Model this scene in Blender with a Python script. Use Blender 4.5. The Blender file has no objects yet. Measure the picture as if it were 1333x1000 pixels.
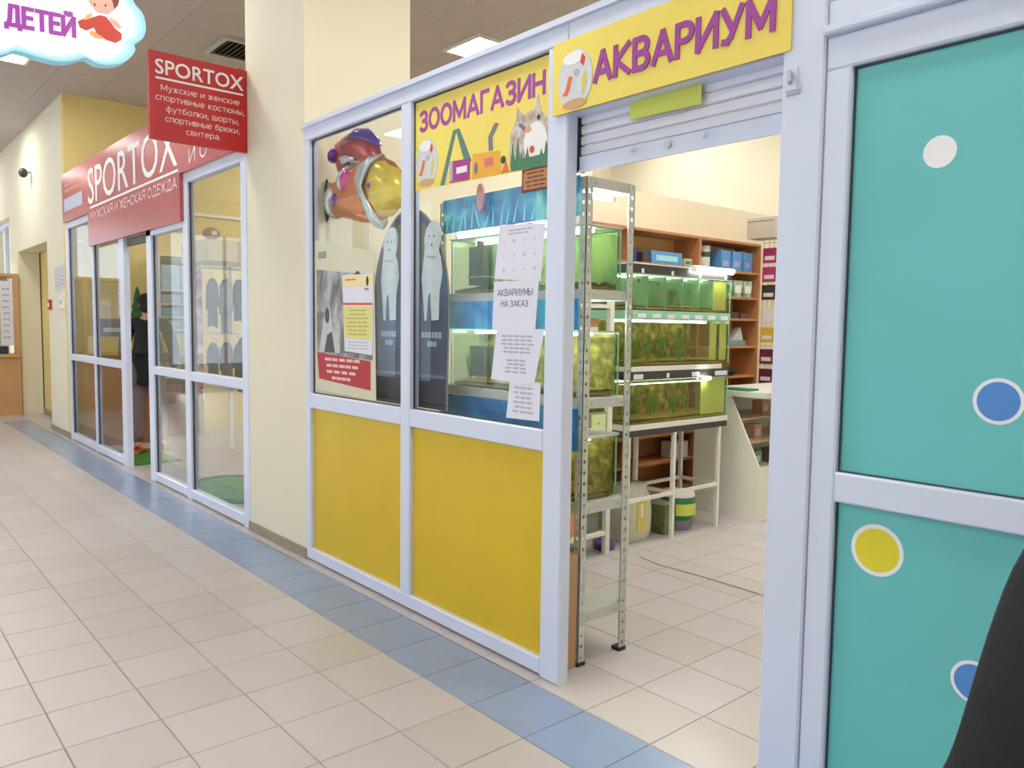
import bpy, bmesh, math, random
from mathutils import Vector, Matrix
random.seed(4)
PI = math.pi
sc = bpy.context.scene
COL = sc.collection

# ------------------------------------------------------------------ camera, world, exposure
CP = Vector((2.1191970056, -1.9075091738, 1.5425483760))
CF = Vector((-0.7552360503, 0.6514343483, -0.0724692912))
CR = Vector((0.6523961188, 0.7577707129, 0.0127613026))
CU = Vector((-0.0632282573, 0.0376408886, 0.9972890007))
cam = bpy.data.cameras.new('camera')
cam.sensor_width = 36.0
cam.lens = 1021.8613751 / 1333.0 * 36.0
cam.clip_start = 0.05
camo = bpy.data.objects.new('camera', cam)
COL.objects.link(camo)
camo.matrix_world = Matrix(((CR.x, CU.x, -CF.x, CP.x), (CR.y, CU.y, -CF.y, CP.y), (CR.z, CU.z, -CF.z, CP.z), (0, 0, 0, 1)))
sc.camera = camo
w = bpy.data.worlds.new('daylight')
sc.world = w
w.use_nodes = True
w.node_tree.nodes['Background'].inputs[0].default_value = (0.86, 0.93, 1.0, 1)
w.node_tree.nodes['Background'].inputs[1].default_value = 1.8
sc.view_settings.view_transform = 'Standard'
sc.view_settings.look = 'None'
sc.view_settings.gamma = 1.0
sc.view_settings.use_curve_mapping = False
sc.view_settings.exposure = 0.12
sun = bpy.data.lights.new('sun', 'SUN')
sun.energy = 3.0
sun.angle = .12
sun.color = (1, .96, .88)
suno = bpy.data.objects.new('sun', sun)
COL.objects.link(suno)
suno.rotation_euler = Vector((.85, .20, -.28)).to_track_quat('-Z', 'Y').to_euler()
LAMP = 34.0      # emission of a ceiling lamp diffuser
try:
    sc.cycles.transparent_max_bounces = 24
    sc.cycles.max_bounces = 8
    sc.cycles.sample_clamp_indirect = 6.0
except Exception:
    pass


def ray(x, y):
    return CF + CR * ((x - 666.5) / 1021.86) + CU * ((500 - y) / 1021.86)


def proj(p):
    d = Vector(p) - CP
    z = d.dot(CF)
    if z < .05:
        return None
    return 666.5 + 1021.86 * d.dot(CR) / z, 500 - 1021.86 * d.dot(CU) / z


# ------------------------------------------------------------------ materials
def lin(c):
    return tuple((v / 255 / 12.92) if v / 255 <= .04045 else ((v / 255 + .055) / 1.055) ** 2.4 for v in c)


MATS = {}


def mat(name, rgb, rough=.5, metal=0.0, emit=0.0, noise=0.0, nscale=8.0, bump=0.0, spec=.5, rgb2=None, coat=0):
    if name in MATS:
        return MATS[name]
    m = bpy.data.materials.new(name)
    MATS[name] = m
    m.use_nodes = True
    nt = m.node_tree
    b = nt.nodes['Principled BSDF']
    c = lin(rgb)
    b.inputs['Base Color'].default_value = (*c, 1)
    b.inputs['Roughness'].default_value = rough
    b.inputs['Metallic'].default_value = metal
    b.inputs['Specular IOR Level'].default_value = spec
    b.inputs['Coat Weight'].default_value = coat
    m.diffuse_color = (*c, 1)
    if emit:
        b.inputs['Emission Color'].default_value = (*c, 1)
        b.inputs['Emission Strength'].default_value = emit
    tc = nt.nodes.new('ShaderNodeTexCoord')
    n = nt.nodes.new('ShaderNodeTexNoise')
    n.inputs['Scale'].default_value = nscale
    n.inputs['Detail'].default_value = 4
    nt.links.new(tc.outputs['Object'], n.inputs['Vector'])
    if noise or rgb2:
        mx = nt.nodes.new('ShaderNodeMix')
        mx.data_type = 'RGBA'
        c2 = lin(rgb2) if rgb2 else tuple(v * (1 - noise) for v in c)
        mx.inputs[6].default_value = (*c, 1)
        mx.inputs[7].default_value = (*c2, 1)
        mr = nt.nodes.new('ShaderNodeMapRange')
        mr.inputs[1].default_value = .35
        mr.inputs[2].default_value = .65
        nt.links.new(n.outputs['Fac'], mr.inputs[0])
        nt.links.new(mr.outputs[0], mx.inputs[0])
        nt.links.new(mx.outputs[2], b.inputs['Base Color'])
        if emit:
            nt.links.new(mx.outputs[2], b.inputs['Emission Color'])
    if bump:
        bp = nt.nodes.new('ShaderNodeBump')
        bp.inputs['Strength'].default_value = bump
        bp.inputs['Distance'].default_value = .002
        n2 = nt.nodes.new('ShaderNodeTexNoise')
        n2.inputs['Scale'].default_value = nscale * 12
        nt.links.new(tc.outputs['Object'], n2.inputs['Vector'])
        nt.links.new(n2.outputs['Fac'], bp.inputs['Height'])
        nt.links.new(bp.outputs['Normal'], b.inputs['Normal'])
    return m


def glassmat(name, tint=(1, 1, 1), refl=1.0, rough=.01, body=None, bodyfac=0.0, nscale=7):
    if name in MATS:
        return MATS[name]
    m = bpy.data.materials.new(name)
    MATS[name] = m
    m.use_nodes = True
    nt = m.node_tree
    nt.nodes.clear()
    out = nt.nodes.new('ShaderNodeOutputMaterial')
    tr = nt.nodes.new('ShaderNodeBsdfTransparent')
    tr.inputs[0].default_value = (*tint, 1)
    gl = nt.nodes.new('ShaderNodeBsdfGlossy')
    gl.inputs['Roughness'].default_value = rough
    lw = nt.nodes.new('ShaderNodeLayerWeight')
    pw = nt.nodes.new('ShaderNodeMath')
    pw.operation = 'POWER'
    pw.inputs[1].default_value = 5.0
    nt.links.new(lw.outputs['Facing'], pw.inputs[0])
    mu = nt.nodes.new('ShaderNodeMath')
    mu.operation = 'MULTIPLY_ADD'
    mu.inputs[1].default_value = refl * .9
    mu.inputs[2].default_value = .04 * refl
    nt.links.new(pw.outputs[0], mu.inputs[0])
    mx = nt.nodes.new('ShaderNodeMixShader')
    src = tr.outputs[0]
    if body:
        df = nt.nodes.new('ShaderNodeBsdfDiffuse')
        cr = nt.nodes.new('ShaderNodeValToRGB')
        cr.color_ramp.elements[0].position = .3
        cr.color_ramp.elements[1].position = .7
        cr.color_ramp.elements[0].color = (*lin(body[0]), 1)
        cr.color_ramp.elements[1].color = (*lin(body[1]), 1)
        tc = nt.nodes.new('ShaderNodeTexCoord')
        no = nt.nodes.new('ShaderNodeTexNoise')
        no.inputs['Scale'].default_value = nscale
        nt.links.new(tc.outputs['Object'], no.inputs['Vector'])
        nt.links.new(no.outputs['Fac'], cr.inputs[0])
        nt.links.new(cr.outputs[0], df.inputs[0])
        m2 = nt.nodes.new('ShaderNodeMixShader')
        m2.inputs[0].default_value = bodyfac
        nt.links.new(tr.outputs[0], m2.inputs[1])
        nt.links.new(df.outputs[0], m2.inputs[2])
        src = m2.outputs[0]
    nt.links.new(mu.outputs[0], mx.inputs[0])
    nt.links.new(src, mx.inputs[1])
    nt.links.new(gl.outputs[0], mx.inputs[2])
    nt.links.new(mx.outputs[0], out.inputs[0])
    return m


def ramp_mat(name, cols, scale=5, rough=.4, emit=0, stretch=(1, 1, 1), kind='noise'):
    """procedural print with several colours"""
    if name in MATS:
        return MATS[name]
    m = bpy.data.materials.new(name)
    MATS[name] = m
    m.use_nodes = True
    nt = m.node_tree
    b = nt.nodes['Principled BSDF']
    b.inputs['Roughness'].default_value = rough
    tc = nt.nodes.new('ShaderNodeTexCoord')
    mp = nt.nodes.new('ShaderNodeMapping')
    mp.inputs['Scale'].default_value = stretch
    n = nt.nodes.new('ShaderNodeTexNoise')
    n.inputs['Scale'].default_value = scale
    n.inputs['Detail'].default_value = 5
    n.inputs['Distortion'].default_value = .6
    cr = nt.nodes.new('ShaderNodeValToRGB')
    els = cr.color_ramp.elements
    k = len(cols)
    for i, c in enumerate(cols):
        p = .3 + .4 * i / (k - 1)
        e = els[i] if i < 2 else els.new(p)
        e.position = p
        e.color = (*lin(c), 1)
    for i, c in enumerate(cols):
        pass
    nt.links.new(tc.outputs['Object'], mp.inputs[0])
    nt.links.new(mp.outputs[0], n.inputs['Vector'])
    nt.links.new(n.outputs['Fac'], cr.inputs[0])
    nt.links.new(cr.outputs[0], b.inputs['Base Color'])
    if emit:
        nt.links.new(cr.outputs[0], b.inputs['Emission Color'])
        b.inputs['Emission Strength'].default_value = emit
    return m


M_WALL = mat('cream_plaster', (229, 222, 198), .75, noise=.04, nscale=1.3, bump=.25)
M_WALL2 = mat('cream_partition', (241, 232, 206), .7, noise=.03, nscale=1.1)
M_YWALL = mat('yellow_plaster', (228, 208, 140), .75, noise=.05, nscale=1.5)
M_PVC = mat('white_plastic_profile', (214, 221, 242), .32, noise=.03, nscale=2)
M_GASK = mat('dark_gasket', (60, 62, 72), .6)
M_YEL = mat('yellow_panel_sheet', (216, 182, 26), .42, noise=.05, nscale=3)
M_TEAL = mat('teal_panel_sheet', (104, 194, 194), .38, noise=.06, nscale=2.2)
M_TILE = mat('cream_floor_tile', (194, 187, 188), .3, noise=.05, nscale=3.1)
M_TILE2 = mat('cream_floor_tile_warm', (190, 183, 180), .3, noise=.05, nscale=3.1)
M_BLUE = mat('blue_floor_tile', (142, 160, 192), .22, noise=.1, nscale=3.5)
M_GROUT = mat('grey_grout', (160, 146, 132), .8, noise=.1)
M_CEIL = mat('grey_ceiling_board', (192, 181, 174), .85, noise=.06, nscale=5)
M_BASE = mat('brown_baseboard_tile', (158, 143, 124), .5, noise=.12)
M_RED = mat('red_sign_sheet', (190, 26, 34), .4, noise=.06, nscale=2)
M_GLARE_RED = mat('glare_paled_red_sheet', (184, 92, 94), .25, noise=.08, nscale=2)  # red paled in the colour to stand for window glare
M_WHITE = mat('white_print', (240, 238, 240), .5)
M_PAPER = mat('white_paper', (226, 226, 240), .7, noise=.02)
M_GREY = mat('grey_ink', (120, 120, 132), .7)
M_LGREY = mat('light_grey_ink', (178, 178, 192), .7)
M_SIGNY = mat('yellow_sign_sheet', (240, 222, 104), .4, noise=.07, nscale=2.2, rgb2=(236, 206, 96))
M_PUR = mat('purple_lettering', (158, 62, 150), .4)
M_STEEL = mat('galvanised_steel', (198, 200, 196), .45, metal=.3, noise=.05)
M_SHUT = mat('shutter_slat_paint', (224, 226, 240), .4, noise=.03)
M_WMET = mat('white_painted_metal', (228, 228, 220), .4, noise=.03)
M_BLACK = mat('black_plastic', (28, 28, 32), .5)
M_HOOD = mat('dark_hood_plastic', (62, 58, 62), .45, noise=.1)
M_WOOD = mat('brown_shelf_laminate', (194, 136, 90), .5, noise=.12, nscale=3, rgb2=(178, 118, 76))
M_WOODB = mat('shelf_back_laminate', (218, 170, 112), .55, noise=.08, nscale=3)
M_LWOOD = mat('light_booth_wood', (206, 160, 112), .5, noise=.1, nscale=3)
M_CARD = mat('brown_cardboard', (184, 146, 106), .75, noise=.06)
M_ORCARD = mat('orange_cardboard', (214, 150, 84), .7, noise=.06)
M_GLASS = glassmat('window_glass', (.97, .985, .98), .9)
M_TGL = glassmat('tank_glass', (.93, .975, .95), .8)
M_EDGE = mat('green_glass_edge', (150, 200, 172), .2)
M_W1 = glassmat('clear_green_water', (.90, .96, .84), .3, body=((84, 108, 62), (196, 208, 122)), bodyfac=.14, nscale=6)
M_W2 = glassmat('mossy_water', (.88, .88, .68), .3, body=((84, 78, 30), (164, 150, 62)), bodyfac=.12, nscale=8)
M_W3 = glassmat('pale_green_water', (.92, .97, .90), .3, body=((120, 156, 112), (206, 222, 160)), bodyfac=.16, nscale=5)
M_TUBE2 = mat('added_tank_tube', (240, 255, 225), .4, emit=14)
M_TUBE = mat('lit_tube', (255, 252, 240), .4, emit=30)
M_DIFF = mat('lit_diffuser', (255, 252, 244), .4, emit=LAMP)
M_FILM = ramp_mat('blue_water_film', [(6, 60, 150), (16, 120, 200), (40, 170, 220), (150, 235, 245)], 6, .3)
M_FILM2 = ramp_mat('bright_blue_film', [(20, 96, 200), (22, 150, 220), (70, 205, 240)], 5, .3)
M_FILM3 = ramp_mat('deep_blue_film', [(10, 66, 150), (24, 112, 180), (60, 160, 205)], 5, .3, stretch=(1, 1, .6))
M_GRAV = mat('brown_gravel', (206, 164, 84), .9, noise=.5, nscale=60, rgb2=(130, 98, 50))
M_PLANT = mat('green_water_plant', (112, 176, 56), .6, noise=.3, nscale=20)
M_YPLANT = mat('yellow_green_backing', (206, 206, 96), .6, noise=.14, nscale=9)
M_TBACK = ramp_mat('mossy_tank_backing', [(66, 72, 30), (122, 112, 50), (176, 146, 66), (226, 196, 116)], 16, .6)
M_TBACK2 = ramp_mat('green_tank_backing', [(84, 120, 96), (150, 190, 130), (206, 220, 140), (236, 240, 180)], 6, .6, stretch=(1, 1, .4))
M_FISH = mat('orange_fish', (226, 120, 44), .4, noise=.15, nscale=40)
M_ORANGE = mat('orange_print', (232, 112, 52), .5)
M_GREEN = mat('green_print', (70, 130, 92), .5, noise=.2, nscale=30)
M_NAVY = mat('navy_print', (28, 44, 82), .4, noise=.3, nscale=4)
M_SKYB = mat('sky_blue_pack', (96, 156, 214), .4, noise=.12, nscale=20)
M_MAG = mat('magenta_print', (190, 60, 120), .5, noise=.1)
M_LBLUE = mat('pale_blue_print', (168, 222, 236), .45)
M_PINK = mat('skin_print', (242, 190, 178), .5)
M_DRED = mat('red_print', (214, 70, 52), .5)
M_HAIRP = mat('maroon_print', (140, 54, 66), .5)
M_SKIN = mat('skin', (214, 160, 130), .55)
M_COAT = mat('black_coat_cloth', (24, 25, 32), .8, noise=.3, nscale=12, bump=.8)
M_TROU = mat('mauve_grey_trousers', (120, 100, 104), .85, noise=.15, nscale=15)
M_SHOE = mat('orange_shoe', (196, 92, 44), .6)
M_HAIR = mat('dark_hair', (36, 26, 22), .8)

# ------------------------------------------------------------------ geometry helpers
LOC = {}


class MB:
    def __init__(s):
        s.v, s.f, s.mi, s.mats, s.smooth = [], [], [], [], []

    def _m(s, m):
        if m not in s.mats:
            s.mats.append(m)
        return s.mats.index(m)

    def add(s, vs, fs, m, smooth=False):
        b = len(s.v)
        s.v += [tuple(v) for v in vs]
        k = s._m(m)
        for f in fs:
            s.f.append([b + i for i in f])
            s.mi.append(k)
            s.smooth.append(smooth)
        return s

    def box(s, x0, x1, y0, y1, z0, z1, m):
        x0, x1 = min(x0, x1), max(x0, x1)
        y0, y1 = min(y0, y1), max(y0, y1)
        z0, z1 = min(z0, z1), max(z0, z1)
        vs = [(x, y, z) for z in (z0, z1) for y in (y0, y1) for x in (x0, x1)]
        return s.add(vs, [(0, 2, 3, 1), (4, 5, 7, 6), (0, 1, 5, 4), (2, 6, 7, 3), (0, 4, 6, 2), (1, 3, 7, 5)], m)

    def tube(s, p, q, r, m, n=8, r2=None, smooth=True):
        p, q = Vector(p), Vector(q)
        r2 = r if r2 is None else r2
        d = (q - p).normalized()
        a = d.orthogonal().normalized()
        b = d.cross(a)
        vs = []
        for c, rr in ((p, r), (q, r2)):
            for i in range(n):
                t = 2 * PI * i / n
                vs.append(c + a * math.cos(t) * rr + b * math.sin(t) * rr)
        fs = [(i, (i + 1) % n, n + (i + 1) % n, n + i) for i in range(n)]
        s.add(vs, fs, m, smooth)
        return s.add(vs, [tuple(range(n))[::-1], tuple(range(n, 2 * n))], m)

    def path(s, pts, r, m, n=6):
        for a, b in zip(pts, pts[1:]):
            s.tube(a, b, r, m, n)
        return s

    def lathe(s, c, prof, m, n=16):
        vs, fs = [], []
        for (r, z) in prof:
            for i in range(n):
                t = 2 * PI * i / n
                vs.append((c[0] + r * math.cos(t), c[1] + r * math.sin(t), c[2] + z))
        for k in range(len(prof) - 1):
            for i in range(n):
                fs.append((k * n + i, k * n + (i + 1) % n, (k + 1) * n + (i + 1) % n, (k + 1) * n + i))
        return s.add(vs, fs, m, True)

    def ell(s, c, r, m, nu=14, nv=9):
        vs, fs = [], []
        for j in range(nv + 1):
            ph = PI * j / nv
            for i in range(nu):
                t = 2 * PI * i / nu
                vs.append((c[0] + r[0] * math.sin(ph) * math.cos(t), c[1] + r[1] * math.sin(ph) * math.sin(t), c[2] + r[2] * math.cos(ph)))
        for j in range(nv):
            for i in range(nu):
                fs.append((j * nu + i, (j + 1) * nu + i, (j + 1) * nu + (i + 1) % nu, j * nu + (i + 1) % nu))
        return s.add(vs, fs, m, True)

    def slab(s, pts, pl, d0, d1, m):
        """extruded polygon: pts 2D on plane pl, between normal offsets d0 and d1"""
        n = len(pts)
        vs = [pl(a, b, d0) for a, b in pts] + [pl(a, b, d1) for a, b in pts]
        fs = [tuple(range(n))[::-1], tuple(range(n, 2 * n))] + [(i, (i + 1) % n, n + (i + 1) % n, n + i) for i in range(n)]
        return s.add(vs, fs, m)

    def pillow(s, pts, pl, th, m, rings=6):
        """inflated foil shape: star-shaped outline"""
        cx = sum(p[0] for p in pts) / len(pts)
        cy = sum(p[1] for p in pts) / len(pts)
        n = len(pts)
        for sg in (1, -1):
            vs = [pl(cx, cy, sg * th)]
            fs = []
            for k in range(1, rings + 1):
                t = k / rings
                h = th * math.sqrt(max(0, 1 - t ** 2.4))
                for a, b in pts:
                    vs.append(pl(cx + (a - cx) * t, cy + (b - cy) * t, sg * h))
            for i in range(n):
                fs.append((0, 1 + i, 1 + (i + 1) % n) if sg > 0 else (0, 1 + (i + 1) % n, 1 + i))
            for k in range(rings - 1):
                for i in range(n):
                    a, b = 1 + k * n + i, 1 + k * n + (i + 1) % n
                    fs.append((a, a + n, b + n, b) if sg > 0 else (a, b, b + n, a + n))
            s.add(vs, fs, m, True)
        return s

    def build(s, name, parent=None, **kw):
        me = bpy.data.meshes.new(name)
        off = LOC.get(parent.name, Vector()) if parent else Vector()
        me.from_pydata([tuple(Vector(v) - off) for v in s.v], [], s.f)
        for m in s.mats:
            me.materials.append(m)
        for i, p in enumerate(me.polygons):
            p.material_index = s.mi[i]
            p.use_smooth = s.smooth[i]
        me.update()
        o = bpy.data.objects.new(name, me)
        COL.objects.link(o)
        if parent:
            o.parent = parent
            LOC[o.name] = off
        else:
            LOC[o.name] = Vector()
        for k, v in kw.items():
            o[k] = v
        if parent and name in ('small_print', 'faint_print', 'gasket', 'wire_grid', 'dog_print', 'photo_print', 'coloured_print', 'weed_print', 'backdrop_print'):
            o['kind'] = 'stuff'
        return o


def thing(name, label, cat, loc, group=None):
    o = bpy.data.objects.new(name, None)
    o.empty_display_size = .1
    COL.objects.link(o)
    o.location = loc
    LOC[o.name] = Vector(loc)
    o['label'] = label
    o['category'] = cat
    if group:
        o['group'] = group
    return o


def solo(mb, name, label, cat, group=None):
    """a thing that is one mesh, origin at its base"""
    lo = Vector((sum(v[0] for v in mb.v) / len(mb.v), sum(v[1] for v in mb.v) / len(mb.v), min(v[2] for v in mb.v)))
    mb.v = [tuple(Vector(v) - lo) for v in mb.v]
    o = mb.build(name)
    o.location = lo
    LOC[o.name] = lo
    o['label'] = label
    o['category'] = cat
    if group:
        o['group'] = group
    return o


def struct(mb, name, parent=None, **kw):
    o = mb.build(name, parent, **kw)
    if not parent:
        o['kind'] = 'structure'
    return o


def planeY(y, up=0):      # picture plane facing the corridor (-Y); a = x, b = z, d = towards viewer
    return lambda a, b, d=0: Vector((a, y - d, b))


def planeX(x):            # facing +X; a = y, b = z
    return lambda a, b, d=0: Vector((x + d, a, b))


def text(s, pl, a0, a1, b0, b1, m, name='lettering', parent=None, bold=0.0, d=.003, slope=0.0, th=.002, label=None):
    cu = bpy.data.curves.new('t', 'FONT')
    cu.body = s
    cu.size = 1
    cu.resolution_u = 3
    ob = bpy.data.objects.new('t', cu)
    COL.objects.link(ob)
    dg = bpy.context.evaluated_depsgraph_get()
    me = bpy.data.meshes.new_from_object(ob.evaluated_get(dg))
    bpy.data.objects.remove(ob)
    vs = [v.co.copy() for v in me.vertices]
    fs = [tuple(p.vertices) for p in me.polygons]
    bpy.data.meshes.remove(me)
    x0, x1 = min(v.x for v in vs), max(v.x for v in vs)
    y0, y1 = min(v.y for v in vs), max(v.y for v in vs)
    mb = MB()
    P = []
    for v in vs:
        u = (v.x - x0) / (x1 - x0)
        t = (v.y - y0) / (y1 - y0)
        P.append((a0 + (a1 - a0) * u, b0 + (b1 - b0) * t + slope * u))
    n = len(P)
    from collections import Counter
    ec = Counter()
    for f in fs:
        for i in range(len(f)):
            ec[(f[i], f[(i + 1) % len(f)])] += 1
    F = [tuple(i + n for i in f) for f in fs]
    for (a, b) in ec:
        if (b, a) not in ec:
            F.append((a, b, b + n, a + n))
    k = (b1 - b0) / (y1 - y0) * bold * .8
    kx = min(k, abs(a1 - a0) / (x1 - x0) * bold)
    shifts = [(0, 0)] if not bold else [(0, 0), (kx, k), (-kx, k), (kx, -k), (-kx, -k), (kx, 0), (-kx, 0)]
    for q_, (sx, sy) in enumerate(shifts):
        e_ = q_ * .00004
        mb.add([pl(a + sx, b + sy, d) for a, b in P] + [pl(a + sx, b + sy, d + th + e_) for a, b in P], F, m)
    kw = {'label': label} if label else {}
    return mb.build(name, parent, **kw)


def _arc(cx, cy, rx, ry, a0, a1, n=9):
    return [(cx + rx * math.cos(math.radians(a0 + (a1 - a0) * i / (n - 1))), cy + ry * math.sin(math.radians(a0 + (a1 - a0) * i / (n - 1)))) for i in range(n)]


# stroke letters: width, list of polylines, cap height 1 (x-height .72)
GL = {
    'А': (.72, [[(0, 0), (.36, 1), (.72, 0)], [(.12, .3), (.60, .3)]]),
    'К': (.62, [[(0, 0), (0, 1)], [(.60, 1), (.02, .5), (.62, 0)]]),
    'В': (.58, [[(0, 0), (0, 1), (.28, 1)] + _arc(.28, .76, .26, .24, 90, -90) + [(0, .52)], [(.28, .52)] + _arc(.30, .26, .28, .26, 90, -90) + [(0, 0)]]),
    'Р': (.56, [[(0, 0), (0, 1), (.28, 1)] + _arc(.28, .73, .28, .27, 90, -90) + [(0, .46)]]),
    'И': (.66, [[(0, 1), (0, 0), (.66, 1), (.66, 0)]]),
    'Й': (.66, [[(0, 1), (0, 0), (.66, 1), (.66, 0)], _arc(.33, 1.24, .15, .10, 180, 360, 7)]),
    'У': (.66, [[(0, 1), (.34, .36)], [(.66, 1), (.30, .14), (.18, 0), (.04, .02)]]),
    'М': (.80, [[(0, 0), (0, 1), (.40, .18), (.80, 1), (.80, 0)]]),
    'З': (.54, [_arc(.26, .76, .26, .24, 150, -90) + [(.2, .52)], [(.2, .52)] + _arc(.27, .26, .27, .26, 90, -150)]),
    'О': (.72, [_arc(.36, .5, .36, .5, 0, 360, 25)]),
    'Г': (.48, [[(0, 0), (0, 1), (.48, 1)]]),
    'Н': (.62, [[(0, 0), (0, 1)], [(.62, 0), (.62, 1)], [(0, .52), (.62, .52)]]),
    'Д': (.78, [[(0, -.18), (0, 0), (.78, 0), (.78, -.18)], [(.10, 0), (.20, .3), (.26, 1), (.66, 1), (.66, 0)]]),
    'Е': (.52, [[(.52, 1), (0, 1), (0, 0), (.52, 0)], [(0, .52), (.46, .52)]]),
    'Т': (.62, [[(0, 1), (.62, 1)], [(.31, 1), (.31, 0)]]),
    'Ы': (.80, [[(0, 1), (0, 0), (.24, 0)] + _arc(.24, .28, .26, .28, -90, 90) + [(0, .56)], [(.80, 0), (.80, 1)]]),
    'Ж': (.92, [[(.46, 0), (.46, 1)], [(0, 1), (.42, .5), (0, 0)], [(.92, 1), (.50, .5), (.92, 0)]]),
    'С': (.64, [_arc(.36, .5, .36, .5, 50, 310, 17)]),
    'Я': (.58, [[(.58, 0), (.58, 1), (.28, 1)] + _arc(.28, .73, .26, .27, 90, 270) + [(.58, .46)], [(.26, .46), (0, 0)]]),
    'Ю': (.95, [[(0, 0), (0, 1)], [(0, .52), (.28, .52)], _arc(.61, .5, .33, .5, 0, 360, 21)]),
    'Ф': (.80, [[(.40, -.1), (.40, 1.1)], _arc(.40, .5, .40, .32, 0, 360, 21)]),
    'Л': (.68, [[(0, 0), (.10, .1), (.16, 1), (.68, 1), (.68, 0)]]),
    'Ш': (.86, [[(0, 1), (0, 0), (.86, 0), (.86, 1)], [(.43, 0), (.43, 1)]]),
    'П': (.62, [[(0, 0), (0, 1), (.62, 1), (.62, 0)]]),
    'Б': (.56, [[(.5, 1), (0, 1), (0, 0), (.28, 0)] + _arc(.28, .28, .28, .28, -90, 90) + [(0, .56)]]),
    '.': (.05, [[(0, 0), (.04, 0)]]), ',': (.08, [[(.06, .04), (0, -.16)]]),
}
_x = .72
for _c in 'квимзогнтыжсялшпюй':
    _w, _p = GL[_c.upper()]
    GL[_c] = (_w * .74, [[(a * .74, b * _x) for a, b in q_] for q_ in _p])
GL['ж'] = (.70, GL['ж'][1])
GL['у'] = (.50, [[(0, _x), (.26, .06)], [(.50, _x), (.20, -.2), (.04, -.24)]])
GL['р'] = (.50, [[(0, -.28), (0, _x)], _arc(.25, .36, .25, .36, 0, 360, 17)])
GL['е'] = (.50, [[(0, .38), (.50, .38)] + _arc(.25, .36, .25, .36, 0, 310, 15)])
GL['а'] = (.46, [_arc(.22, .20, .22, .20, 0, 360, 13), [(.46, 0), (.46, .5)] + _arc(.24, .5, .22, .22, 0, 140, 8)])
GL['с'] = (.46, [_arc(.26, .36, .26, .36, 50, 310, 13)])
GL['ф'] = (.66, [[(.33, -.28), (.33, 1)], _arc(.33, .36, .33, .34, 0, 360, 19)])
GL['б'] = (.50, [_arc(.25, .30, .25, .30, 0, 360, 17), [(0, .3), (.03, .7), (.20, .88), (.46, .98)]])


def stroke_text(s, pl, a0, a1, b0, b1, m, parent, wt=.10, d=.003, slope=0.0, th=.002, gap=.2):
    """letters built of strokes; wt = stroke weight in cap heights"""
    mb = MB()
    x = 0
    pos = []
    for ch in s:
        if ch == ' ':
            x += .42
            continue
        pos.append((x, ch))
        x += GL[ch][0] + gap
    W_ = x - gap
    sx, sy = (a1 - a0) / W_, (b1 - b0)
    rb = wt * sy * .5
    ra = min(wt * .5 * sy, wt * .5 * sx * 1.6)
    k = 0
    for x, ch in pos:
        k = 0
        for line in GL[ch][1]:
            P = [(a0 + (x + a) * sx, b0 + b * sy + slope * (x + a) / W_) for a, b in line]
            for p, q_ in zip(P, P[1:]):
                dx, dy = q_[0] - p[0], q_[1] - p[1]
                L = math.hypot(dx, dy)
                if L < 1e-7:
                    continue
                ux, uy = dx / L, dy / L
                nx, ny = -uy * ra, ux * rb
                ex, ey = ux * ra * .7, uy * rb * .7
                mb.slab([(p[0] - ex - nx, p[1] - ey - ny), (q_[0] + ex - nx, q_[1] + ey - ny), (q_[0] + ex + nx, q_[1] + ey + ny), (p[0] - ex + nx, p[1] - ey + ny)], pl, d + th * .01 * k, d + th * (1 + .03 * k), m)
                k += 1
    return mb.build('lettering', parent)


def lines(mb, pl, a0, a1, b0, b1, rows, m, d=.002, hf=.45, words=4, ctr=False, th=.001):
    """rows of unreadable small print as runs of short strokes"""
    dz = (b1 - b0) / rows
    for r in range(rows):
        zc = b1 - dz * (r + .5)
        a, e = a0, a1 - (a1 - a0) * random.uniform(0, .25)
        if ctr:
            k = (a1 - a0) * random.uniform(0, .16)
            a, e = a0 + k, a1 - k
        wl = (e - a) / words
        for k in range(words):
            s0 = a + wl * k
            s1 = s0 + wl * random.uniform(.72, .9)
            mb.slab([(s0, zc - dz * hf / 2), (s1, zc - dz * hf / 2), (s1, zc + dz * hf / 2), (s0, zc + dz * hf / 2)], pl, d, d + th, m)


def circ(cx, cy, r, n=24, ry=None, a0=0, a1=2 * PI):
    ry = r if ry is None else ry
    full = abs(a1 - a0 - 2 * PI) < 1e-6
    return [(cx + r * math.cos(a0 + (a1 - a0) * i / (n if full else n - 1)), cy + ry * math.sin(a0 + (a1 - a0) * i / (n if full else n - 1))) for i in range(n)]


def smooth(pts, k=4):
    """closed Catmull-Rom curve through pts"""
    out, n = [], len(pts)
    for i in range(n):
        p0, p1, p2, p3 = (Vector(pts[(i + j - 1) % n]) for j in range(4))
        for q_ in range(k):
            t = q_ / k
            v = .5 * (2 * p1 + (p2 - p0) * t + (2 * p0 - 5 * p1 + 4 * p2 - p3) * t * t + (3 * p1 - p0 - 3 * p2 + p3) * t ** 3)
            out.append((v.x, v.y))
    return out


def rect(a0, a1, b0, b1):
    return [(a0, b0), (a1, b0), (a1, b1), (a0, b1)]


# ------------------------------------------------------------------ floor, ceiling, walls
T = 1 / 3.0
floor = struct(MB().box(-17.2, 5.2, -6.3, 7.2, -.12, -.004, M_GROUT), 'floor')
G = .0035


def tile_mesh(nm, m):
    b = MB()
    a, e = G / 2 + .0, T - G / 2
    vs = [(a, a, -.004), (e, a, -.004), (e, e, -.004), (a, e, -.004), (a + .002, a + .002, 0), (e - .002, a + .002, 0), (e - .002, e - .002, 0), (a + .002, e - .002, 0)]
    b.add(vs, [(4, 5, 6, 7), (0, 1, 5, 4), (1, 2, 6, 5), (2, 3, 7, 6), (3, 0, 4, 7)], m)
    o = b.build(nm, floor)
    return o


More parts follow.
